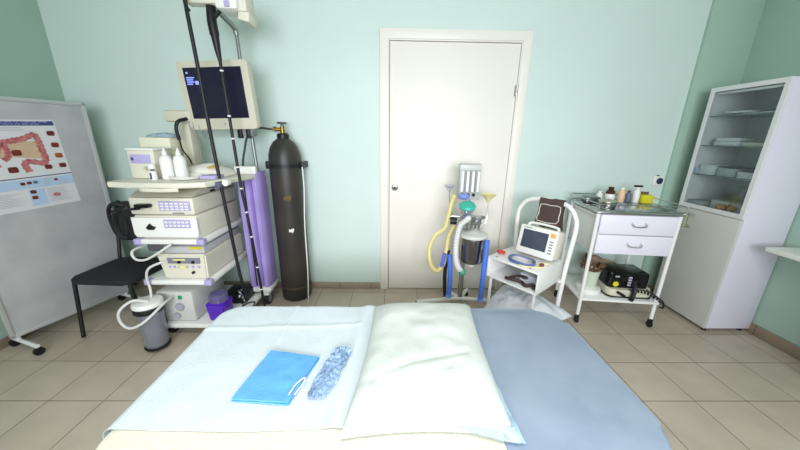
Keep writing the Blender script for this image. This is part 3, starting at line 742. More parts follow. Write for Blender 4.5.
o = build('lilac_folder', bx(-1.27, -1.17, 1.96, 2.07, ZTT, 1.15, .004), LILAC, loc=(-1.22, 2.0, ZTT)); tag(o, 'flat lilac folder on the right front of the trolley top', 'folder')
ct = thing('tube_clamp', 'grey and black clamp at the right front corner of the trolley top', 'clamp', (-1.16, 1.93, 1.08))
build('block', bx(-1.20, -1.115, 1.90, 1.95, 1.08, 1.12, .006), mat('slate_plastic', (84, 84, 104), .4), ct)
build('knob', B().cyl((-1.095, 1.93, 1.11), (-1.095, 1.97, 1.11), .02), WHITEP, ct)
build('screw', B().cyl((-1.175, 1.90, 1.065), (-1.175, 1.935, 1.065), .008, seg=10), BLACK, ct)

# endoscopes hanging from the hanger ------------------------------------------
e1 = thing('endoscope_tube', 'plain black endoscope tube hanging left, across the monitor and device fronts', 'endoscope', (-1.13, 2.0, .36))
build('insertion_tube', B().tube([(-1.21, 2.03, 2.18), (-1.203, 2.0, 2.13), (-1.192, 2.0, 1.83), (-1.182, 2.0, 1.507), (-1.172, 2.0, 1.25), (-1.155, 2.0, .914), (-1.132, 2.0, .5), (-1.118, 2.0, .345), (-1.12, 2.03, .24), (-1.13, 2.06, .21)], .011, seg=10), BLACK, e1)
e2 = thing('endoscope', 'black endoscope with thick control handle and white depth marks, hanging right over the purple column', 'endoscope', (-1.05, 2.05, .28))
build('control_handle', B().tube([(-1.10, 2.07, 2.14), (-1.095, 2.05, 2.05), (-1.09, 2.05, 1.98)], .026, seg=14).tube([(-1.09, 2.05, 1.99), (-1.085, 2.05, 1.9), (-1.08, 2.05, 1.84)], (.024, .011), seg=12).tube([(-1.09, 2.05, 2.05), (-1.06, 2.03, 2.07), (-1.035, 2.04, 2.1)], .011, seg=8), BLACK, e2)
PT = [(-1.08, 2.05, 1.84), (-1.072, 2.05, 1.55), (-1.065, 2.05, 1.31), (-1.057, 2.05, 1.06), (-1.04, 2.05, .85), (-1.02, 2.05, .5), (-1.01, 2.06, .2), (-1.008, 2.07, .05)]
build('insertion_tube', B().tube(PT, .0098, seg=10), BLACK, e2)
Pm = catmull([Vector(q) for q in PT], 12)
for k in (2, 13, 20, 29, 36, 46, 53, 61, 68):
    build('depth_mark', B().cyl(Pm[k], Pm[k] + (Pm[k + 1] - Pm[k]).normalized() * .009, .0104, seg=12), WHITEP, e2, label='white depth ring')

# ------------------------------------------------------------------ gas cylinder
gc = thing('gas_cylinder', 'tall scuffed black gas cylinder against the back wall beside the door', 'gas cylinder', (-.885, 2.455, 0))
cx, cy, R = -.885, 2.455, .126
build('body', B().lathe((cx, cy, 0), [(.09, 0), (.118, .012), (R, .03), (R, 1.20), (.122, 1.26), (.105, 1.32), (.078, 1.36), (.045, 1.385), (.034, 1.39)], seg=48), CYL, gc)
build('neck_ring', B().lathe((cx, cy, 1.375), [(.04, 0), (.045, .006), (.045, .04), (.034, .05), (0, .05)], seg=20), BLACK, gc)
v = build('valve', B().cyl((cx, cy, 1.42), (cx, cy, 1.475), .017, seg=14).cyl((cx, cy, 1.452), (cx - .07, cy - .01, 1.455), .013, seg=12).cyl((cx - .045, cy - .006, 1.455), (cx - .062, cy - .009, 1.455), .02, seg=6), BRASS, gc)
build('handwheel', B().lathe((cx, cy, 1.495), [(.012, -.02), (.012, -.004), (.034, 0), (.037, .006), (.034, .013), (.012, .01), (0, .01)], seg=20), mat('cast_grey', (110, 116, 116), .5, .6), v)
build('foot_ring', B().lathe((cx, cy, .0), [(R + .001, .115), (R + .004, .12), (R + .004, .132), (R + .001, .137)], seg=48), mat('worn_band', (70, 62, 50), .5), gc)
b = B(); random.seed(11)
for k, (a, z, w, h_) in enumerate([(-1.50, .93, .02, .012), (-1.38, .935, .018, .018), (-1.27, .93, .012, .02), (-1.16, .935, .012, .018)]):
    for s_ in (0, 1):
        aa = a + s_ * .05
        b.box(cx + (R + .0005) * math.cos(aa) - .004, cx + (R + .0005) * math.cos(aa) + .004, cy + (R + .0008) * math.sin(aa) - .002, cy + (R + .0008) * math.sin(aa) + .002, z - h_, z + h_)
build('faded_marking', b, mat('faded_yellow_paint', (104, 94, 44), .7), gc, label='faded yellow painted letters')
b = B(); a = -1.25
for k in range(9):
    aa = a + random.uniform(-.12, .12); z = .66 + random.uniform(-.012, .012)
    b.ball((cx + R * math.cos(aa), cy + R * math.sin(aa), z), .008, (1, .4, 1), seg=8)
build('white_sticker', b, WHITEP, gc, label='torn white sticker remains')
cs = thing('cylinder_wall_bracket', 'black wall bracket holding the gas cylinder at its shoulder', 'bracket', (cx, 2.58, 1.19))
def arc(z0, z1, r0, r1, a0, a1, n=24):
    t = B(); pts = [(cx + r1 * math.cos(a0 + (a1 - a0) * k / n), cy + r1 * math.sin(a0 + (a1 - a0) * k / n)) for k in range(n + 1)]
    pts += [(cx + r0 * math.cos(a0 + (a1 - a0) * k / n), cy + r0 * math.sin(a0 + (a1 - a0) * k / n)) for k in range(n, -1, -1)]
    return t.prism(pts, z0, z1)
build('strap', arc(1.165, 1.195, R + .001, R + .005, PI, 2 * PI), BLACK, cs)
for sx in (-1, 1):
    build('arm', B().box(cx + sx * (R + .003) - .011, cx + sx * (R + .003) + .011 + 0, cy - .01, YB, 1.155, 1.205, .004).box(cx + sx * (R + .012) - .014, cx + sx * (R + .012) + .014, cy - .03, cy + .0, 1.15, 1.21, .006), BLACK, cs)
o = build('gas_hose', B().tube([(cx - .07, cy - .01, 1.455), (cx - .10, cy - .02, 1.455), (-1.03, 2.42, 1.46), (-1.10, 2.42, 1.45), (-1.15, 2.42, 1.39), (-1.18, 2.42, 1.30), (-1.21, 2.42, 1.18), (-1.22, 2.45, 1.05), (-1.22, 2.47, .6)], .0085, seg=8), mat('dark_grey_rubber', (66, 70, 70), .5), loc=(cx - .1, 2.42, 1.1))
tag(o, 'dark gas hose arching from the cylinder valve to behind the trolley', 'hose')
o = build('drain_tube', B().tube([(cx + .145, 2.41, 1.17), (cx + .15, 2.40, 1.0), (cx + .142, 2.37, .7), (cx + .14, 2.36, .3), (cx + .13, 2.34, .006)], .005, seg=8), WHITEP, loc=(cx + .14, 2.38, 0))
tag(o, 'thin white tube hanging straight down the right side of the gas cylinder', 'tube')

# ------------------------------------------------------------------ anaesthesia / ventilator stand
vs = thing('ventilator_stand', 'wheeled anaesthesia stand with flow meter block and canister in front of the white door', 'anaesthesia machine', (.575, 2.3, 0))
b = B()
for a in (186, 354, 60, 122):
    a = math.radians(a); L_ = .38 if a > 2.5 else .2
    b.tube([(.575, 2.3, .075), (.575 + L_ * math.cos(a), 2.3 + L_ * math.sin(a), .06)], .016, seg=8, smooth=2)
build('base', b, WHITE, vs)
for a in (186, 354, 60, 122):
    a = math.radians(a); L_ = .38 if a > 2.5 else .2
    x, y = .575 + L_ * math.cos(a), 2.3 + L_ * math.sin(a)
    build('caster', B().cyl((x - .01, y, .022), (x + .01, y, .022), .022, seg=18).box(x - .012, x + .012, y - .012, y + .012, .03, .06, .003), BLACK, vs)
build('pole', bx(.555, .592, 2.29, 2.32, .07, 1.0, .004), mat('satin_aluminium', (150, 150, 146), .4, .7), vs)
fm = B(); fm.box(.487, .645, 2.25, 2.31, .955, 1.225, .004); 
fmo = build('flow_meter_block', fm, mat('meter_grey', (176, 180, 176), .4), vs)
build('top_cap', bx(.483, .649, 2.243, 2.313, 1.178, 1.222, .008), mat('meter_cap', (198, 202, 198), .4), fmo)
for i in range(4):
    x = .506 + i * .040
    build('meter_tube', B().cyl((x, 2.240, 1.02), (x, 2.240, 1.17), .0115, seg=14), WHITEP, fmo)
for i in range(3):
    x = .527 + i * .04
    build('meter_divider', bx(x - .003, x + .003, 2.236, 2.25, 1.015, 1.178), GREYP, fmo)
    build('control_knob', B().lathe((x - .008, 2.246, .995), [(.011, 0), (.012, .012), (.008, .018)], axis=Vector((0, -1, 0)), seg=14), BLACK, fmo)
build('support_rail', bx(.43, .71, 2.25, 2.275, .80, .825, .004), STEEL, vs)
cn = build('absorber_canister', B().lathe((.60, 2.15, .485), [(.03, -.02), (.03, 0), (.088, .01), (.098, .03), (.098, .19), (.10, .195), (.10, .205), (.09, .21)], seg=36), mat('dark_steel_canister', (150, 150, 154), .16, 1.0), vs)
build('canister_lid', B().lathe((.60, 2.15, .695), [(.108, 0), (.11, .012), (.104, .022), (.05, .036), (.03, .045), (0, .045)], seg=36), mat('lid_grey', (206, 208, 204), .35), cn)
build('bottom_valve', B().lathe((.60, 2.15, .44), [(.015, 0), (.028, .01), (.028, .025)], seg=16), CREAM, cn)
b = B(); b.lathe((.565, 2.17, .82), [(.03, -.07), (.03, -.01), (.045, 0), (.045, .03)], seg=24); b.lathe((.635, 2.2, .78), [(.025, -.04), (.025, .02), (.035, .03), (.035, .05), (0, .05)], seg=20); b.cyl((.50, 2.17, .79), (.66, 2.19, .79), .016)
build('valve_manifold', b, STEEL, vs)
b = B(); b.cyl((.425, 2.2, .80), (.475, 2.19, .80), .027, seg=16); build('side_knob', b, BLACK, vs)
# face mask
fmk = thing('face_mask', 'clear breathing mask with teal rim and blue ring on top of the stand', 'mask', (.53, 2.14, .86))
build('rim', B().lathe((.53, 2.12, .925), [(.055, 0), (.062, .012), (.05, .028), (.02, .034), (0, .034)], axis=Vector((-.05, -.35, 1))), TEAL, fmk)
build('cone', B().lathe((.53, 2.135, .86), [(.022, 0), (.04, .025), (.056, .06), (.05, .06), (.02, .005)], axis=Vector((-.05, -.35, 1))), CLEARP, fmk)
build('blue_ring', B().lathe((.54, 2.14, .835), [(.022, 0), (.026, .01), (.022, .03)], axis=Vector((0, -.3, 1))), mat('bright_blue_plastic', (76, 120, 226), .4), fmk)
build('blue_cushion', B().ball((.52, 2.2, .99), .035, (1.2, .7, .7)), mat('periwinkle_plastic', (120, 136, 214), .45), fmk)
def corr(pts, r, seg=10, k=8, pitch=2):
    P = catmull([Vector(q) for q in pts], k * 3); b = B()
    n = len(P); u = None; R_ = []
    T_ = [(P[min(i + 1, n - 1)] - P[max(i - 1, 0)]).normalized() for i in range(n)]
    u = T_[0].orthogonal().normalized()
    for i in range(n):
        if i: u = T_[i - 1].rotation_difference(T_[i]) @ u; u = (u - T_[i] * u.dot(T_[i])).normalized()
        w = T_[i].cross(u); rr = r * (1 + (.14 if i % (pitch * 2) < pitch else -.06))
        R_.append([P[i] + (u * math.cos(2 * PI * j / seg) + w * math.sin(2 * PI * j / seg)) * rr for j in range(seg)])
    return b.rings(R_)
o = build('yellow_corrugated_hose', corr([(.455, 2.24, .99), (.43, 2.22, .93), (.41, 2.20, .84), (.385, 2.19, .745), (.31, 2.18, .68), (.272, 2.17, .58), (.285, 2.16, .46), (.335, 2.16, .395), (.385, 2.16, .45), (.405, 2.17, .56), (.42, 2.18, .68), (.46, 2.19, .77)], .0155, k=10), YELH, loc=(.35, 2.2, .4))
tag(o, 'yellow corrugated hose in a big loop on the left of the anaesthesia stand', 'hose')
o = build('white_corrugated_hose', corr([(.54, 2.10, .85), (.51, 2.06, .84), (.47, 2.05, .80), (.45, 2.04, .69), (.455, 2.04, .56), (.48, 2.05, .48), (.505, 2.06, .45)], .019, k=10), WHH, loc=(.45, 2.1, .5))
tag(o, 'white corrugated hose curving down from the breathing mask', 'hose')
o = build('green_bulb', B().ball((.515, 2.06, .435), .028, (1, 1, 1.1)).cyl((.515, 2.06, .445), (.50, 2.06, .47), .016), GREENP, loc=(.515, 2.06, .40)); tag(o, 'green rubber bulb at the end of the white corrugated hose', 'bulb')
def limb(x, y, z0, z1, lean, lab):
    r = thing('breathing_tube', lab, 'tube', (x, y, z0), group='hanging blue tubes on the anaesthesia stand')
    build('tube', B().tube([(x + lean, y, z1), (x, y - .02, (z0 + z1) / 2), (x, y - .01, z0)], .0185, seg=12), BLUEH, r)
    build('end_cuff', B().cyl((x, y - .01, z0 - .004), (x, y - .01, z0 + .02), .021, seg=14), mat('pale_cuff', (120, 152, 230), .4), r)
limb(.43, 2.10, .21, .56, -.01, 'left of the two hanging blue tubes on the anaesthesia stand')
limb(.665, 2.04, .21, .70, .01, 'right of the two hanging blue tubes, beside the steel canister')
o = build('black_hose_end', B().tube([(.42, 2.17, .57), (.405, 2.17, .4), (.412, 2.17, .20)], .016, seg=10), BLACK, loc=(.412, 2.17, .20)); tag(o, 'black tube hanging just behind the left blue tube', 'tube')
o = build('blue_connector', B().cyl((.375, 2.15, .44), (.39, 2.15, .55), .016, seg=14), mat('mid_blue_plastic', (90, 116, 212), .4), loc=(.38, 2.15, .44)); tag(o, 'short blue connector at the bottom end of the yellow hose loop', 'connector')
fl = thing('flared_cup', 'pale yellow flared cup on a thin rod at the right of the anaesthesia stand', 'cup', (.73, 2.3, .7))
build('cup', B().lathe((.735, 2.3, .95), [(.008, -.03), (.02, 0), (.05, .03), (.06, .04), (.05, .035), (.0, .01)], seg=10), PYEL, fl)
build('rod', B().tube([(.735, 2.3, .93), (.735, 2.29, .8), (.70, 2.27, .72), (.62, 2.27, .70)], .004, seg=6), STEEL, fl)
cf = thing('flared_cup', 'clear flared cup on a thin rod at the left of the anaesthesia stand', 'cup', (.42, 2.28, .9))
build('cup', B().lathe((.42, 2.28, 1.03), [(.006, -.02), (.02, 0), (.045, .03), (.042, .032), (.016, .004)], seg=14), CLEARP, cf)
build('rod', B().tube([(.42, 2.28, 1.02), (.43, 2.28, .9), (.46, 2.27, .815)], .004, seg=6), STEEL, cf)

# ------------------------------------------------------------------ patient monitor cart
mc = thing('monitor_cart', 'white tubular cart with an arched handle carrying the patient monitor', 'cart', (.824, 1.91, 0), math.radians(-51))
# local: x along the open front, y towards the arch
def arch(r=.0165):
    y = .375; P = [(-.175, y + .02, .03), (-.185, y, .5), (-.20, y - .005, .80), (-.185, y, .90), (-.12, y + .005, .965), (.02, y + .005, .985), (.15, y + .005, .965), (.215, y, .90), (.235, y - .005, .80), (.215, y, .5), (.195, y + .02, .03)]
    return B().tube(P, r, seg=12, smooth=6)
build('arched_frame', arch(), WHITE, mc, False)
b = B(); b.box(-.195, .195, 0, .36, .555, .572, .006); b.box(-.195, .195, 0, .36, .405, .42, .006)
b.box(-.195, -.183, 0, .36, .41, .565, .003); b.box(.183, .195, 0, .36, .41, .565, .003); b.box(-.19, .19, .352, .36, .41, .565, .002)
build('shelf_box', b, WHITE, mc, False)
b = B()
for x in (-.17, .17):
    b.tube([(x, .03, .41), (x, .03, .09)], .011, seg=8, smooth=1); b.tube([(x, -.02, .085), (x, .39, .085)], .013, seg=8, smooth=1)
b.tube([(-.17, .2, .12), (.17, .2, .12)], .01, seg=8, smooth=1)
build('lower_frame', b, WHITE, mc, False)
build('lower_tray', bx(-.19, .19, .0, .37, .10, .115, .004), WHITE, mc, False)
b = B(); b.box(.19, .215, .33, .40, .40, .415, .004); build('side_tab', b, WHITE, mc, False)
for x in (-.17, .17):
    for y in (-.0, .39): build('caster', B().cyl((x - .01, y, .03), (x + .01, y, .03), .03, seg=20).box(x - .013, x + .013, y - .013, y + .013, .045, .085, .003), BLACK, mc, False)
Mc = WM[mc]
def mcl(p): return Mc @ Vector(p)
# patient monitor stands on the cart
pm = thing('patient_monitor', 'white patient monitor with grey screen and orange sticker on the arched cart', 'patient monitor', mcl((.045, .26, .5735)), math.radians(-51))
KM = Matrix.Scale(.86, 4)
RT = Matrix.Rotation(math.radians(-12), 3, 'X')
b = B(); b.box(-.165, .155, -.055, .09, .0, .245, .018, rot=RT, piv=(0, 0, .0)); 
bmesh.ops.translate(b.bm, vec=(0, 0, .012), verts=b.bm.verts); bmesh.ops.transform(b.bm, matrix=KM, verts=b.bm.verts)
build('housing', b, CREAM, pm, False)
b = B(); b.box(-.165, .155, -.07, -.05, .0, .245, .012, rot=RT, piv=(0, 0, 0)); bmesh.ops.translate(b.bm, vec=(0, 0, .012), verts=b.bm.verts); bmesh.ops.transform(b.bm, matrix=KM, verts=b.bm.verts)
build('front_bezel', b, WHITEP, pm, False)
b = B(); b.box(-.13, .085, -.073, -.068, .055, .21, .001, rot=RT, piv=(0, 0, 0)); bmesh.ops.translate(b.bm, vec=(0, 0, .012), verts=b.bm.verts); bmesh.ops.transform(b.bm, matrix=KM, verts=b.bm.verts)
sc = build('screen', b, mat('lcd_grey', (70, 78, 90), .12), pm, False)
b = B(); b.box(.1, .142, -.0735, -.0695, .185, .222, .001, rot=RT, piv=(0, 0, 0)); bmesh.ops.translate(b.bm, vec=(0, 0, .012), verts=b.bm.verts); bmesh.ops.transform(b.bm, matrix=KM, verts=b.bm.verts)
build('orange_sticker', b, ORANGE, pm, False, label='orange square sticker at the upper right corner')
b = B()
for i in range(5): b.box(.105, .135, -.0735, -.0695, .05 + i * .024, .062 + i * .024, .001, rot=RT, piv=(0, 0, 0))
b.box(-.13, -.06, -.0735, -.0695, .223, .231, .0005, rot=RT, piv=(0, 0, 0))
bmesh.ops.translate(b.bm, vec=(0, 0, .012), verts=b.bm.verts); bmesh.ops.transform(b.bm, matrix=KM, verts=b.bm.verts); build('button_strip', b, GREYP, pm, False)
b = B(); b.tube([(-.13, .035, .245), (-.1, .06, .275), (.1, .06, .275), (.13, .035, .245)], .011, seg=8); bmesh.ops.transform(b.bm, matrix=KM, verts=b.bm.verts); build('carry_handle', b, WHITEP, pm, False)
# blood pressure cuff draped over the handle
bc = thing('blood_pressure_cuff', 'folded brown blood pressure cuff with cream piping behind the patient monitor', 'cuff', mcl((.055, .378, .855)), math.radians(-51))
def cuff(u, v):
    # v runs from front low, over the tube, to the back
    w = .07; x = -.09 + .17 * u
    if v < .45: t = v / .45; y, z = -.065 + .035 * t, -.035 + .15 * t
    elif v < .6: t = (v - .45) / .15; a = PI * (1 - t); y, z = -.0 + .03 * math.cos(a), .115 + .03 * math.sin(a)
    else: t = (v - .6) / .4; y, z = .03 - .012 * math.sin(t * PI), .115 - .2 * t
    return (x + .006 * math.sin(v * 7), y, z + .004 * noise.noise(Vector((u * 4, v * 6, 1))))
build('wrap', B().grid(12, 30, cuff, thick=.008), BROWN, bc, False)
def cf2(u, v): x, y, z = cuff(u, v); return Vector((x, y - .0055, z))
Pp = [cf2(.1, .05), cf2(.9, .05), cf2(.92, .2), cf2(.92, .4), cf2(.5, .41), cf2(.1, .4), cf2(.08, .2)]
build('piping', B().tube(Pp, .003, seg=6, closed=True, smooth=2), CREAMTRIM, bc, False)
# cable coil, red clip and odds on the top
cc = thing('cable_coil', 'coil of blue and grey sensor cable on the cart shelf before the patient monitor', 'cable', mcl((.025, .085, .573)), math.radians(-51))
for k, (m, r1, r2, z, dx) in enumerate(((mat('blue_grey_cable', (92, 108, 168), .45), .088, .068, .006, 0), (mat('slate_cable', (120, 126, 150), .45), .084, .062, .015, .004), (WHH, .075, .058, .007, -.01), (mat('blue_grey_cable', (92, 108, 168), .45), .092, .07, .017, -.003))):
    build('cable_turn', B().tube([(dx + r1 * math.cos(a), r2 * math.sin(a), z + .003 * math.sin(3 * a)) for a in [2 * PI * j / 14 for j in range(14)]], .0055, seg=8, closed=True, smooth=3), m, cc, False)
build('lead_end', B().tube([(.07, .05, .008), (.1, .04, .008), (.13, .075, .01), (.155, .085, .012)], .005, seg=6).tube([(.0, -.06, .006), (.05, -.07, .006), (.12, -.02, .006), (.15, .02, .006)], .004, seg=6), PYEL, cc, False)
o = build('red_clip', B().ball(mcl((-.16, .10, .59)), .02, (1, 1, .8)).ball(mcl((-.14, .12, .585)), .013), RED, loc=mcl((-.16, .1, .573))); tag(o, 'red clip at the left corner of the cart shelf', 'clip')
o = build('dark_red_plug', B().ball(mcl((.15, .12, .585)), .013, (1.3, 1, .9)), mat('dark_red', (120, 50, 40), .5), loc=mcl((.15, .12, .573))); tag(o, 'dark red plug at the right end of the sensor lead', 'plug')
for i, (x, y, l) in enumerate(((-.14, .03, 'left'), (.12, .025, 'right'))):
    o = build('screw_cover', B().lathe(mcl((x, y, .572)), [(.008, 0), (.008, .003), (0, .004)], seg=12), GREYP, mc, label='small grey screw cover')
# contents of the shelf box
o = build('dark_cable_bundle', B().tube([mcl(q) for q in ((-.05, .03, .437), (.0, .02, .45), (.06, .05, .44), (.10, .03, .435), (.14, .06, .445), (.16, .03, .437))], .013, seg=8).tube([mcl(q) for q in ((-.04, .06, .435), (.02, .09, .46), (.08, .08, .47), (.02, .12, .44))], .010, seg=8), mat('brown_black_cable', (58, 46, 42), .6), loc=mcl((.06, .05, .42)))
tag(o, 'dark brown cable bundle inside the open shelf box of the monitor cart', 'cable')
o = build('paper_roll_box', bx(.02, .16, .10, .26, .421, .485, .004), mat('paper_white', (214, 218, 226), .7), loc=None)
bmesh_dummy = None
o.matrix_world = Mc; WM[o] = Mc; tag(o, 'white paper box inside the shelf box of the monitor cart', 'box')
def bagf(top):
    def fn(u, v):
        a = 2 * u - 1; c = 2 * v - 1; x = a * .24 + .03; y = .17 + c * .21
        h = max(0, (1 - abs(a) ** 2.5) * (1 - abs(c) ** 2.5)) ** .6
        n = noise.noise(Vector((x * 9, y * 9, 1))) * .03 + abs(noise.noise(Vector((x * 20, y * 18, 5)))) * .018
        return Mc @ Vector((x + .05 * c * a, y, .16 + (.12 * h + n * (h + .2) if top else -.043 * h)))
    return fn
b = B(); b.grid(40, 36, bagf(True)); b.grid(40, 36, bagf(False)); bmesh.ops.remove_doubles(b.bm, verts=b.bm.verts, dist=.003)
o = build('plastic_bag', b, FABW, loc=mcl((.03, .17, .117)), sharp=50); tag(o, 'crumpled white plastic bag on the bottom tray of the monitor cart', 'bag')
o = build('dark_shoe_covers', B().ball(mcl((-.24, -.02, .03)), .035, (1.4, 1, .8)).ball(mcl((-.28, .05, .026)), .03, (1, 1.4, .8)), mat('dark_grey_cloth', (70, 68, 66), .8), loc=mcl((-.24, 0, 0)))
tag(o, 'small dark bundle on the floor left of the monitor cart', 'bundle')

# ------------------------------------------------------------------ instrument table
XF[0] = Matrix.Translation((2.05, 1.985, 0)) @ Matrix.Rotation(math.radians(-6), 4, 'Z') @ Matrix.Translation((-2.035, -2.06, 0)); XF[1] = math.radians(-6)
it = thing('instrument_table', 'white metal instrument table with two drawers and steel tray top on the right', 'table', (1.74, 2.27, 0))
TX0, TX1, TY0, TY1 = 1.435, 2.018, 2.06, 2.50
for x in (TX0 + .015, TX1 - .015):
    for y in (TY0 + .02, TY1 - .02):
        l = build('leg', B().tube([(x, y, .07), (x, y, .92)], .0135, seg=12, smooth=1), WHITE, it)
        build('caster', B().cyl((x - .008, y, .026), (x + .008, y, .026), .026, seg=20).box(x - .012, x + .012, y - .014, y + .014, .04, .075, .003), BLACK, l)
b = B(); b.box(TX0, TX1, TY0, TY1, .905, .925, .006); build('tray_top', b, STEEL, it)
b = B()
for z in (.932, .975):
    b.tube([(TX0, TY0 + .001, z), (TX1, TY0 + .001, z), (TX1, TY1, z), (TX0, TY1, z)], .004, seg=8, closed=True, smooth=1)
for x in (TX0, (TX0 + TX1) / 2, TX1):
    for y in (TY0, TY1): b.cyl((x, y, .92), (x, y, .978), .004, seg=8)
build('guard_rail', b, STEEL, it)
b = B(); b.box(TX0 + .028, TX1 - .028, TY0 + .025, TY1, .60, .905, .003); build('drawer_case', b, WHITE, it)
for z0, z1 in ((.757, .9), (.603, .75)):
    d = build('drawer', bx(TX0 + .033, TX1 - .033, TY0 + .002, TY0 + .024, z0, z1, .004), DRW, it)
    zc = (z0 + z1) / 2 + .005; xc = (TX0 + TX1) / 2
    build('handle', B().tube([(xc - .045, TY0 + .002, zc + .012), (xc - .045, TY0 - .02, zc), (xc - .025, TY0 - .026, zc - .01), (xc + .025, TY0 - .026, zc - .01), (xc + .045, TY0 - .02, zc), (xc + .045, TY0 + .002, zc + .012)], .0045, seg=8), CHROME, d)
build('lower_shelf', B().box(TX0, TX1, TY0, TY1, .205, .225, .005), WHITE, it)
build('side_bar', B().tube([(TX0 + .015, TY0 + .02, .885), (TX0 + .015, TY1 - .02, .885)], .008, seg=8, smooth=1), WHITE, it)
ZI = .926
def bottle(name, x, y, r, h, mb, mcap, lab, cat='bottle', neck=.5, capr=None):
    t = thing(name, lab, cat, (x, y, ZI))
    build('body', B().lathe((x, y, ZI), [(r * .95, 0), (r, .004), (r, h * .7), (r * .55, h * .82), (r * neck, h * .85)], seg=24), mb, t)
    build('cap', B().lathe((x, y, ZI + h * .84), [(capr or r * .6, 0), (capr or r * .62, h * .15), (0, h * .16)], seg=20), mcap, t)
    return t
yb = 2.44
t = bottle('dropper_bottle', 1.63, yb, .022, .085, WHITEP, WHITEP, 'small white dropper bottle, leftmost of the row on the steel tray')
t = bottle('amber_bottle', 1.70, yb - .02, .033, .125, AMBER, AMBER, 'amber glass bottle with white label on the steel tray', neck=.35)
build('paper_label', B().lathe((1.70, yb - .02, ZI + .012), [(.0335, 0), (.0338, .001), (.0338, .055), (.0335, .056)], seg=24), WHITEP, t, label='white paper label')
t = bottle('orange_capped_bottle', 1.80, yb, .024, .12, mat('peach_plastic', (232, 196, 160), .45), WHITEP, 'peach and white bottle right of the amber bottle')
t = bottle('dark_bottle', 1.855, yb, .018, .095, mat('slate_blue_plastic', (100, 104, 130), .45), mat('maroon_cap', (96, 44, 56), .5), 'slim dark bottle with maroon cap between the peach and the white bottle')
t = bottle('tall_white_bottle', 1.915, yb, .024, .125, WHITEP, WHITEP, 'tall white bottle with a black spray head left of the yellow box')
build('spray_head', bx(1.885, 1.945, yb - .012, yb + .012, ZI + .126, ZI + .14, .003), BLACK, t)
yx = thing('yellow_box', 'yellow-green box lying at the back right of the steel tray', 'box', (2.0, 2.43, ZI))
build('carton', bx(1.945, 2.075 - .05, 2.40, 2.47, ZI, ZI + .065, .003), YEL, yx)
build('open_lid', bx(1.945, 2.075 - .05, 2.465, 2.474, ZI + .05, ZI + .085, .002), mat('brown_card', (110, 84, 50), .7), yx)
po = thing('steel_bowl', 'round steel instrument bowl with lid at the left end of the tray', 'bowl', (1.56, 2.22, ZI))
build('bowl', B().lathe((1.565, 2.2, ZI), [(.05, 0), (.058, .01), (.06, .045), (.055, .045), (.05, .01), (0, .008)]), STEEL, po)
build('lid', B().lathe((1.565, 2.2, ZI + .046), [(.062, 0), (.06, .006), (.03, .014), (0, .014)]), mat('aged_steel', (186, 182, 164), .35, .8), po)
o = build('steriliser_tin', bx(1.48, 1.59, 2.33, 2.42, ZI, ZI + .05, .01), mat('dark_steel', (120, 122, 124), .3, .9), loc=(1.53, 2.38, ZI)); tag(o, 'dark rectangular steel tin behind the round bowl at the left tray corner', 'tin')
o = build('glass_jar', B().lathe((1.63, 2.13, ZI), [(.024, 0), (.026, .005), (.026, .05), (.022, .05), (.022, .006), (0, .005)]), CLEARP, loc=(1.63, 2.13, ZI)); tag(o, 'small clear jar at the front left of the steel tray', 'jar')
o = build('forceps', B().tube([(1.46 + .05, 2.12, ZI + .004), (1.52, 2.2, ZI + .006), (1.50, 2.28, ZI + .004)], .003, seg=6).tube([(1.515, 2.12, ZI + .004), (1.50, 2.2, ZI + .006), (1.515, 2.28, ZI + .004)], .003, seg=6), STEEL, loc=(1.5, 2.2, ZI)); tag(o, 'steel forceps lying at the left edge of the steel tray', 'forceps')
# lower shelf
ZS = .226
df = thing('defibrillator', 'black portable unit with a yellow dot on the lower shelf of the instrument table', 'defibrillator', (1.83, 2.2, ZS))
b = B(); b.prism(rrect(1.66, 1.99, 2.10, 2.32, .05), ZS, ZS + .07, bev=.02); build('cream_base', b, BEIGE, df)
build('base_seam', B().prism(rrect(1.655, 1.995, 2.095, 2.325, .05), ZS + .004, ZS + .014), BLACK, df)
b = B(); b.box(1.665, 1.955, 2.13, 2.33, ZS + .068, ZS + .20, .015); body = build('black_body', b, BLACKG, df)
build('yellow_dot', B().lathe((1.715, 2.13, ZS + .105), [(.021, 0), (.021, .004), (0, .004)], axis=Vector((0, -1, 0)), seg=24), YEL, body)
b = B()
for i in range(4): b.box(1.80, 1.825, 2.123, 2.131, ZS + .095 + i * .021, ZS + .108 + i * .021, .001)
b.box(1.70, 1.73, 2.123, 2.131, ZS + .165, ZS + .175, .001)
build('label_marks', b, mat('pale_lilac_mark', (180, 176, 190), .5), body)
b = B()
pts = []
for k in range(120):
    t_ = k / 119; base = Vector((1.80, 2.09, ZS + .07)).lerp(Vector((2.03, 2.04, ZS + .005)), t_); base.z += .035 * math.sin(t_ * PI)
    a = t_ * 2 * PI * 11; pts.append(base + Vector((0, .013 * math.cos(a), .013 * math.sin(a))))
b.tube(pts, .0035, seg=6, smooth=0)
b.tube([(1.84, 2.12, ZS + .14), (1.83, 2.08, ZS + .09), (1.82, 2.07, ZS + .03), (1.80, 2.05, ZS + .012)], .016, seg=8)
b.tube([(1.93, 2.1, ZS + .08), (1.98, 2.07, ZS + .05), (2.02, 2.04, ZS + .02), (2.03, 2.035, ZS - .03), (2.0, 2.03, ZS - .02)], .006, seg=6)
build('coiled_lead', b, BLACK, df)
build('paddle_grip', bx(1.71, 1.78, 2.075, 2.10, ZS + .03, ZS + .05, .006, rot=Matrix.Rotation(.5, 3, 'Y')), BLACK, df)
def ragf(u, v):
    return (1.60 + .34 * u, 2.34 + .12 * v, ZS + .02 + (.24 - .12 * u) * math.sin(v * PI * .9 + .2) ** .5 + .03 * noise.noise(Vector((u * 5, v * 5, 8))))
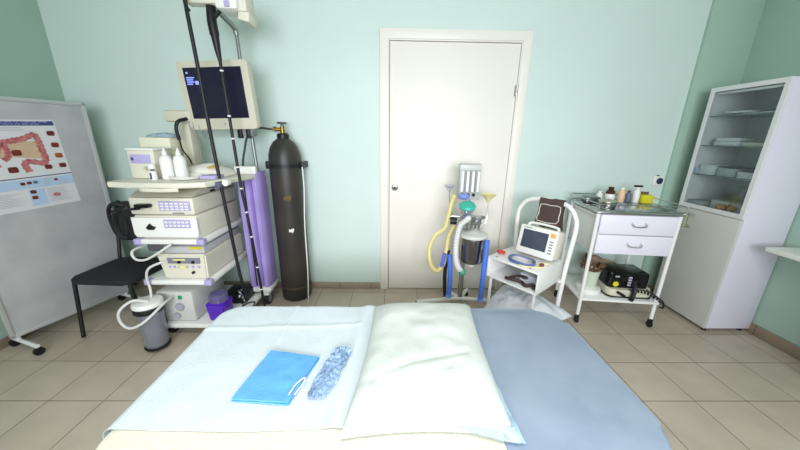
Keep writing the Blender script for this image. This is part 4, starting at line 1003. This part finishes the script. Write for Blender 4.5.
o = build('brown_paper_bag', B().grid(24, 14, ragf, thick=.004), CARD, loc=(1.75, 2.4, ZS)); tag(o, 'crumpled brown paper bag behind the black unit on the lower shelf', 'bag')
pt = thing('white_tub', 'pale green-white tub on an oval white base at the left end of the lower shelf', 'tub', (1.54, 2.2, ZS))
build('tub', B().lathe((1.555, 2.2, ZS + .04), [(.05, 0), (.062, .14), (.066, .15), (.056, .15), (.046, .01), (0, .008)]), PLANTP, pt)
build('oval_base', B().lathe((1.555, 2.2, ZS), [(.085, 0), (.09, .01), (.088, .04), (.06, .05), (0, .05)]), WHITEP, pt)
b = B(); random.seed(4)
for k in range(26):
    a = random.uniform(0, 2 * PI); l = random.uniform(.03, .09); x, y = 1.555, 2.2
    b.tube([(x + .03 * math.cos(a), y + .03 * math.sin(a), ZS + .15), (x + .05 * math.cos(a + .4), y + .05 * math.sin(a + .4), ZS + .17 + l * .6), (x + (.05 + l * .5) * math.cos(a + .6), y + (.05 + l * .5) * math.sin(a + .6), ZS + .16 + l)], .004, seg=5, smooth=2)
build('dry_fibres', b, mat('dry_brown', (120, 84, 62), .8), pt)

XF[0] = Matrix.Identity(4); XF[1] = 0.0
# ------------------------------------------------------------------ glass cabinet
gb = thing('medicine_cabinet', 'tall white medicine cabinet with tinted glass door in the right corner', 'cabinet', (2.57, 2.19, 0))
GX0, GX1, GY0, GY1, GZ0, GZ1 = 2.39, 2.752, 1.945, 2.425, .03, 1.80
ZM = .92
b = B(); t_ = .016
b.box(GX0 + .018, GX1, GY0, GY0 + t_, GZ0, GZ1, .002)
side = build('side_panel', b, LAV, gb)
build('side_panel', bx(GX0 + .018, GX1, GY1 - t_, GY1, GZ0, GZ1, .002), CABW, gb)
build('back_panel', bx(GX1 - .008, GX1, GY0 + t_, GY1 - t_, GZ0, GZ1), CABIN, gb)
b = B(); b.box(GX0 + .018, GX1 - .008, GY0 + t_, GY1 - t_, GZ1 - t_, GZ1); build('top_panel', b, CABW, gb)
b = B(); b.box(GX0 + .018, GX1 - .008, GY0 + t_, GY1 - t_, GZ0, GZ0 + t_); b.box(GX0 + .018, GX1 - .008, GY0 + t_, GY1 - t_, ZM - .03, ZM - .014); build('bottom_panel', b, CABW, gb)
gd = build('glass_door', B().box(GX0, GX0 + .016, GY0, GY0 + .026, ZM - .02, GZ1).box(GX0, GX0 + .016, GY1 - .026, GY1, ZM - .02, GZ1).box(GX0, GX0 + .016, GY0 + .026, GY1 - .026, GZ1 - .03, GZ1).box(GX0, GX0 + .016, GY0 + .026, GY1 - .026, ZM - .02, ZM + .012), CABW, gb)
build('pane', bx(GX0 + .006, GX0 + .010, GY0 + .028, GY1 - .028, ZM + .012, GZ1 - .03), TINT, gd)
build('strip_reflector', bx(GX0 + .02, GX0 + .05, GY0 + .03, GY1 - .03, GZ1 - .05, GZ1 - .035, .002), WHITEP, gb)
ld = build('lower_door', bx(GX0, GX0 + .016, GY0, GY1, GZ0, ZM - .026, .002), CABG, gb)
b = B(); yh = 2.285
b.tube([(GX0, yh, .855), (GX0 - .03, yh, .855), (GX0 - .03, yh, .76), (GX0, yh, .76)], .005, seg=8, smooth=1)
b.box(GX0 - .035, GX0 - .001, yh - .02, yh + .02, .85, .858, .002); b.box(GX0 - .035, GX0 - .001, yh - .02, yh + .02, .742, .75, .002)
build('handle', b, CHROME, ld)
build('door_tag', bx(GX0 - .004, GX0 - .001, yh + .02, yh + .045, .72, .85), PYEL, ld, label='faded yellow strip beside the handle')
sh = []
for z in (1.60, 1.385, 1.165): build('glass_shelf', bx(GX0 + .03, GX1 - .01, GY0 + t_, GY1 - t_, z - .006, z), thin_glass('shelf_glass', (170, 200, 192), .1, .05, .25, (140, 170, 164)), gb)
for x in (GX0 + .04, GX1 - .04):
    for y in (GY0 + .03, GY1 - .03): build('foot', B().cyl((x, y, 0), (x, y, .032), .016, seg=14), BLACK, gb)
def packet(name, x0, x1, y0, y1, z, h, m, lab, cat, rz=0, bev=.004, group=None):
    o = build(name, bx(x0, x1, y0, y1, z, z + h, bev, rot=Matrix.Rotation(rz, 3, 'Z')), m, loc=((x0 + x1) / 2, (y0 + y1) / 2, z)); return tag(o, lab, cat, 'gauze packs in the glass cabinet' if name == 'gauze_pack' else None)
GP = mat('pack_white', (214, 216, 216), .5, var=.1, scale=25); GB = mat('pack_grey', (170, 176, 178), .45, var=.2, scale=25); PKB = mat('pack_pale_blue', (176, 192, 212), .5)
z = 1.601
packet('instrument_tray', 2.46, 2.70, 1.98, 2.28, z, .012, STEEL, 'flat steel tray on the top shelf of the glass cabinet', 'tray')
packet('sterile_pouch', 2.44, 2.62, 2.18, 2.33, z + .013, .014, GP, 'white sterile pouch on the steel tray of the top cabinet shelf', 'pouch', .2)
packet('dark_case', 2.52, 2.70, 2.0, 2.17, z + .013, .02, mat('dark_case_grey', (90, 92, 98), .5), 'flat dark case on the steel tray of the top cabinet shelf', 'case', -.1)
z = 1.386
packet('gauze_pack', 2.44, 2.62, 2.18, 2.34, z, .03, GP, 'lower of two stacked white gauze packs on the second cabinet shelf', 'pack')
packet('gauze_pack', 2.46, 2.60, 2.20, 2.35, z + .031, .025, GP, 'upper of two stacked white gauze packs on the second cabinet shelf', 'pack', .15)
packet('paper_pack', 2.45, 2.62, 2.0, 2.15, z, .025, mat('pack_cream', (206, 206, 190), .5, var=.1), 'cream paper pack beside the gauze packs on the second cabinet shelf', 'pack', -.1)
z = 1.166
packet('syringe_box', 2.43, 2.58, 2.28, 2.38, z, .075, GP, 'white upright box at the left of the third cabinet shelf', 'box')
packet('blue_packet', 2.42, 2.47, 2.385, 2.41, z, .05, PKB, 'small pale blue packet at the far left of the third cabinet shelf', 'packet')
packet('needle_box', 2.45, 2.60, 2.14, 2.26, z, .06, GB, 'grey box in the middle of the third cabinet shelf', 'box')
packet('black_case', 2.45, 2.60, 2.14, 2.26, z + .061, .012, BLACK, 'flat black case lying on the grey box of the third cabinet shelf', 'case')
packet('film_box', 2.44, 2.60, 1.985, 2.11, z, .045, GP, 'white box at the right of the third cabinet shelf', 'box')
packet('black_strip', 2.45, 2.50, 2.0, 2.10, z + .046, .012, BLACK, 'black strip on the right box of the third cabinet shelf', 'strip')
z = ZM - .013
packet('clear_case', 2.43, 2.56, 2.30, 2.40, z, .05, GB, 'grey case at the left of the lowest glass cabinet shelf', 'case')
o = build('orange_wraps', B().ball((2.47, 2.17, z + .03), .03, (1.2, 1, .9)).ball((2.49, 2.11, z + .028), .028, (1, 1.2, .9)).ball((2.52, 2.14, z + .05), .025), mat('orange_beige', (206, 160, 104), .6, var=.4, scale=30), loc=(2.49, 2.14, z)); tag(o, 'orange-beige wrapped rolls on the lowest glass cabinet shelf', 'roll')
packet('white_carton', 2.50, 2.66, 2.05, 2.28, z, .07, GP, 'white carton behind the orange-beige rolls', 'carton')
packet('blue_grey_case', 2.43, 2.55, 1.98, 2.05, z, .03, PKB, 'pale blue flat case at the right of the lowest glass cabinet shelf', 'case')

# ------------------------------------------------------------------ desk at the right wall
dk = thing('side_desk', 'white table with thick rounded top against the right wall, right foreground', 'table', (2.6, 1.3, 0))
build('table_top', bx(2.455, XR - .002, .6, 1.815, .722, .752, .006), WHITEP, dk)
build('panel_leg', bx(2.50, XR - .02, .64, .66, 0, .722, .002), WHITEP, dk)
build('panel_leg', bx(2.50, XR - .02, 1.36, 1.38, 0, .722, .002), WHITEP, dk)

# ------------------------------------------------------------------ light
def area(name, loc, rot, sx, sy, power, col, spread):
    l = bpy.data.lights.new(name, 'AREA'); l.spread = math.radians(spread); l.shape = 'RECTANGLE'; l.size = sx; l.size_y = sy; l.energy = power; l.color = col
    o = bpy.data.objects.new(name, l); C.objects.link(o); o.location = loc; o.rotation_euler = rot; return o
area('window_daylight', (.1, YF + .03, 1.65), (PI / 2 - .14, 0, 0), 2.6, 1.3, 78, (.92, .94, 1.0), 118)
area('ceiling_light', (-.1, -.2, HC - .03), (0, 0, 0), 1.2, .6, 31, (1.0, .96, .90), 150)
w = bpy.data.worlds.new('world'); bpy.context.scene.world = w; w.use_nodes = True
w.node_tree.nodes['Background'].inputs[0].default_value = (.75, .85, 1, 1); w.node_tree.nodes['Background'].inputs[1].default_value = .6

# ------------------------------------------------------------------ camera
f, p_, yw, ro, H = 298., .2889, .0184, -.016, 1.415
c_, s_ = math.cos, math.sin
fw = Vector((s_(yw) * c_(p_), c_(yw) * c_(p_), -s_(p_))); rt = Vector((c_(yw), -s_(yw), 0)); dn = fw.cross(rt)
r2 = rt * c_(ro) + dn * s_(ro); d2 = -rt * s_(ro) + dn * c_(ro)
cam = bpy.data.cameras.new('camera'); cam.sensor_width = 36; cam.lens = f * 36 / 800; cam.clip_start = .02
co = bpy.data.objects.new('camera', cam); C.objects.link(co)
up = -d2; bk = -fw
co.matrix_world = Matrix(((r2.x, up.x, bk.x, 0), (r2.y, up.y, bk.y, 0), (r2.z, up.z, bk.z, H), (0, 0, 0, 1)))
sc_ = bpy.context.scene; sc_.camera = co
vs_ = sc_.view_settings; vs_.view_transform = 'Standard'; vs_.look = 'None'; vs_.exposure = 0.0; vs_.gamma = 1; vs_.use_curve_mapping = False
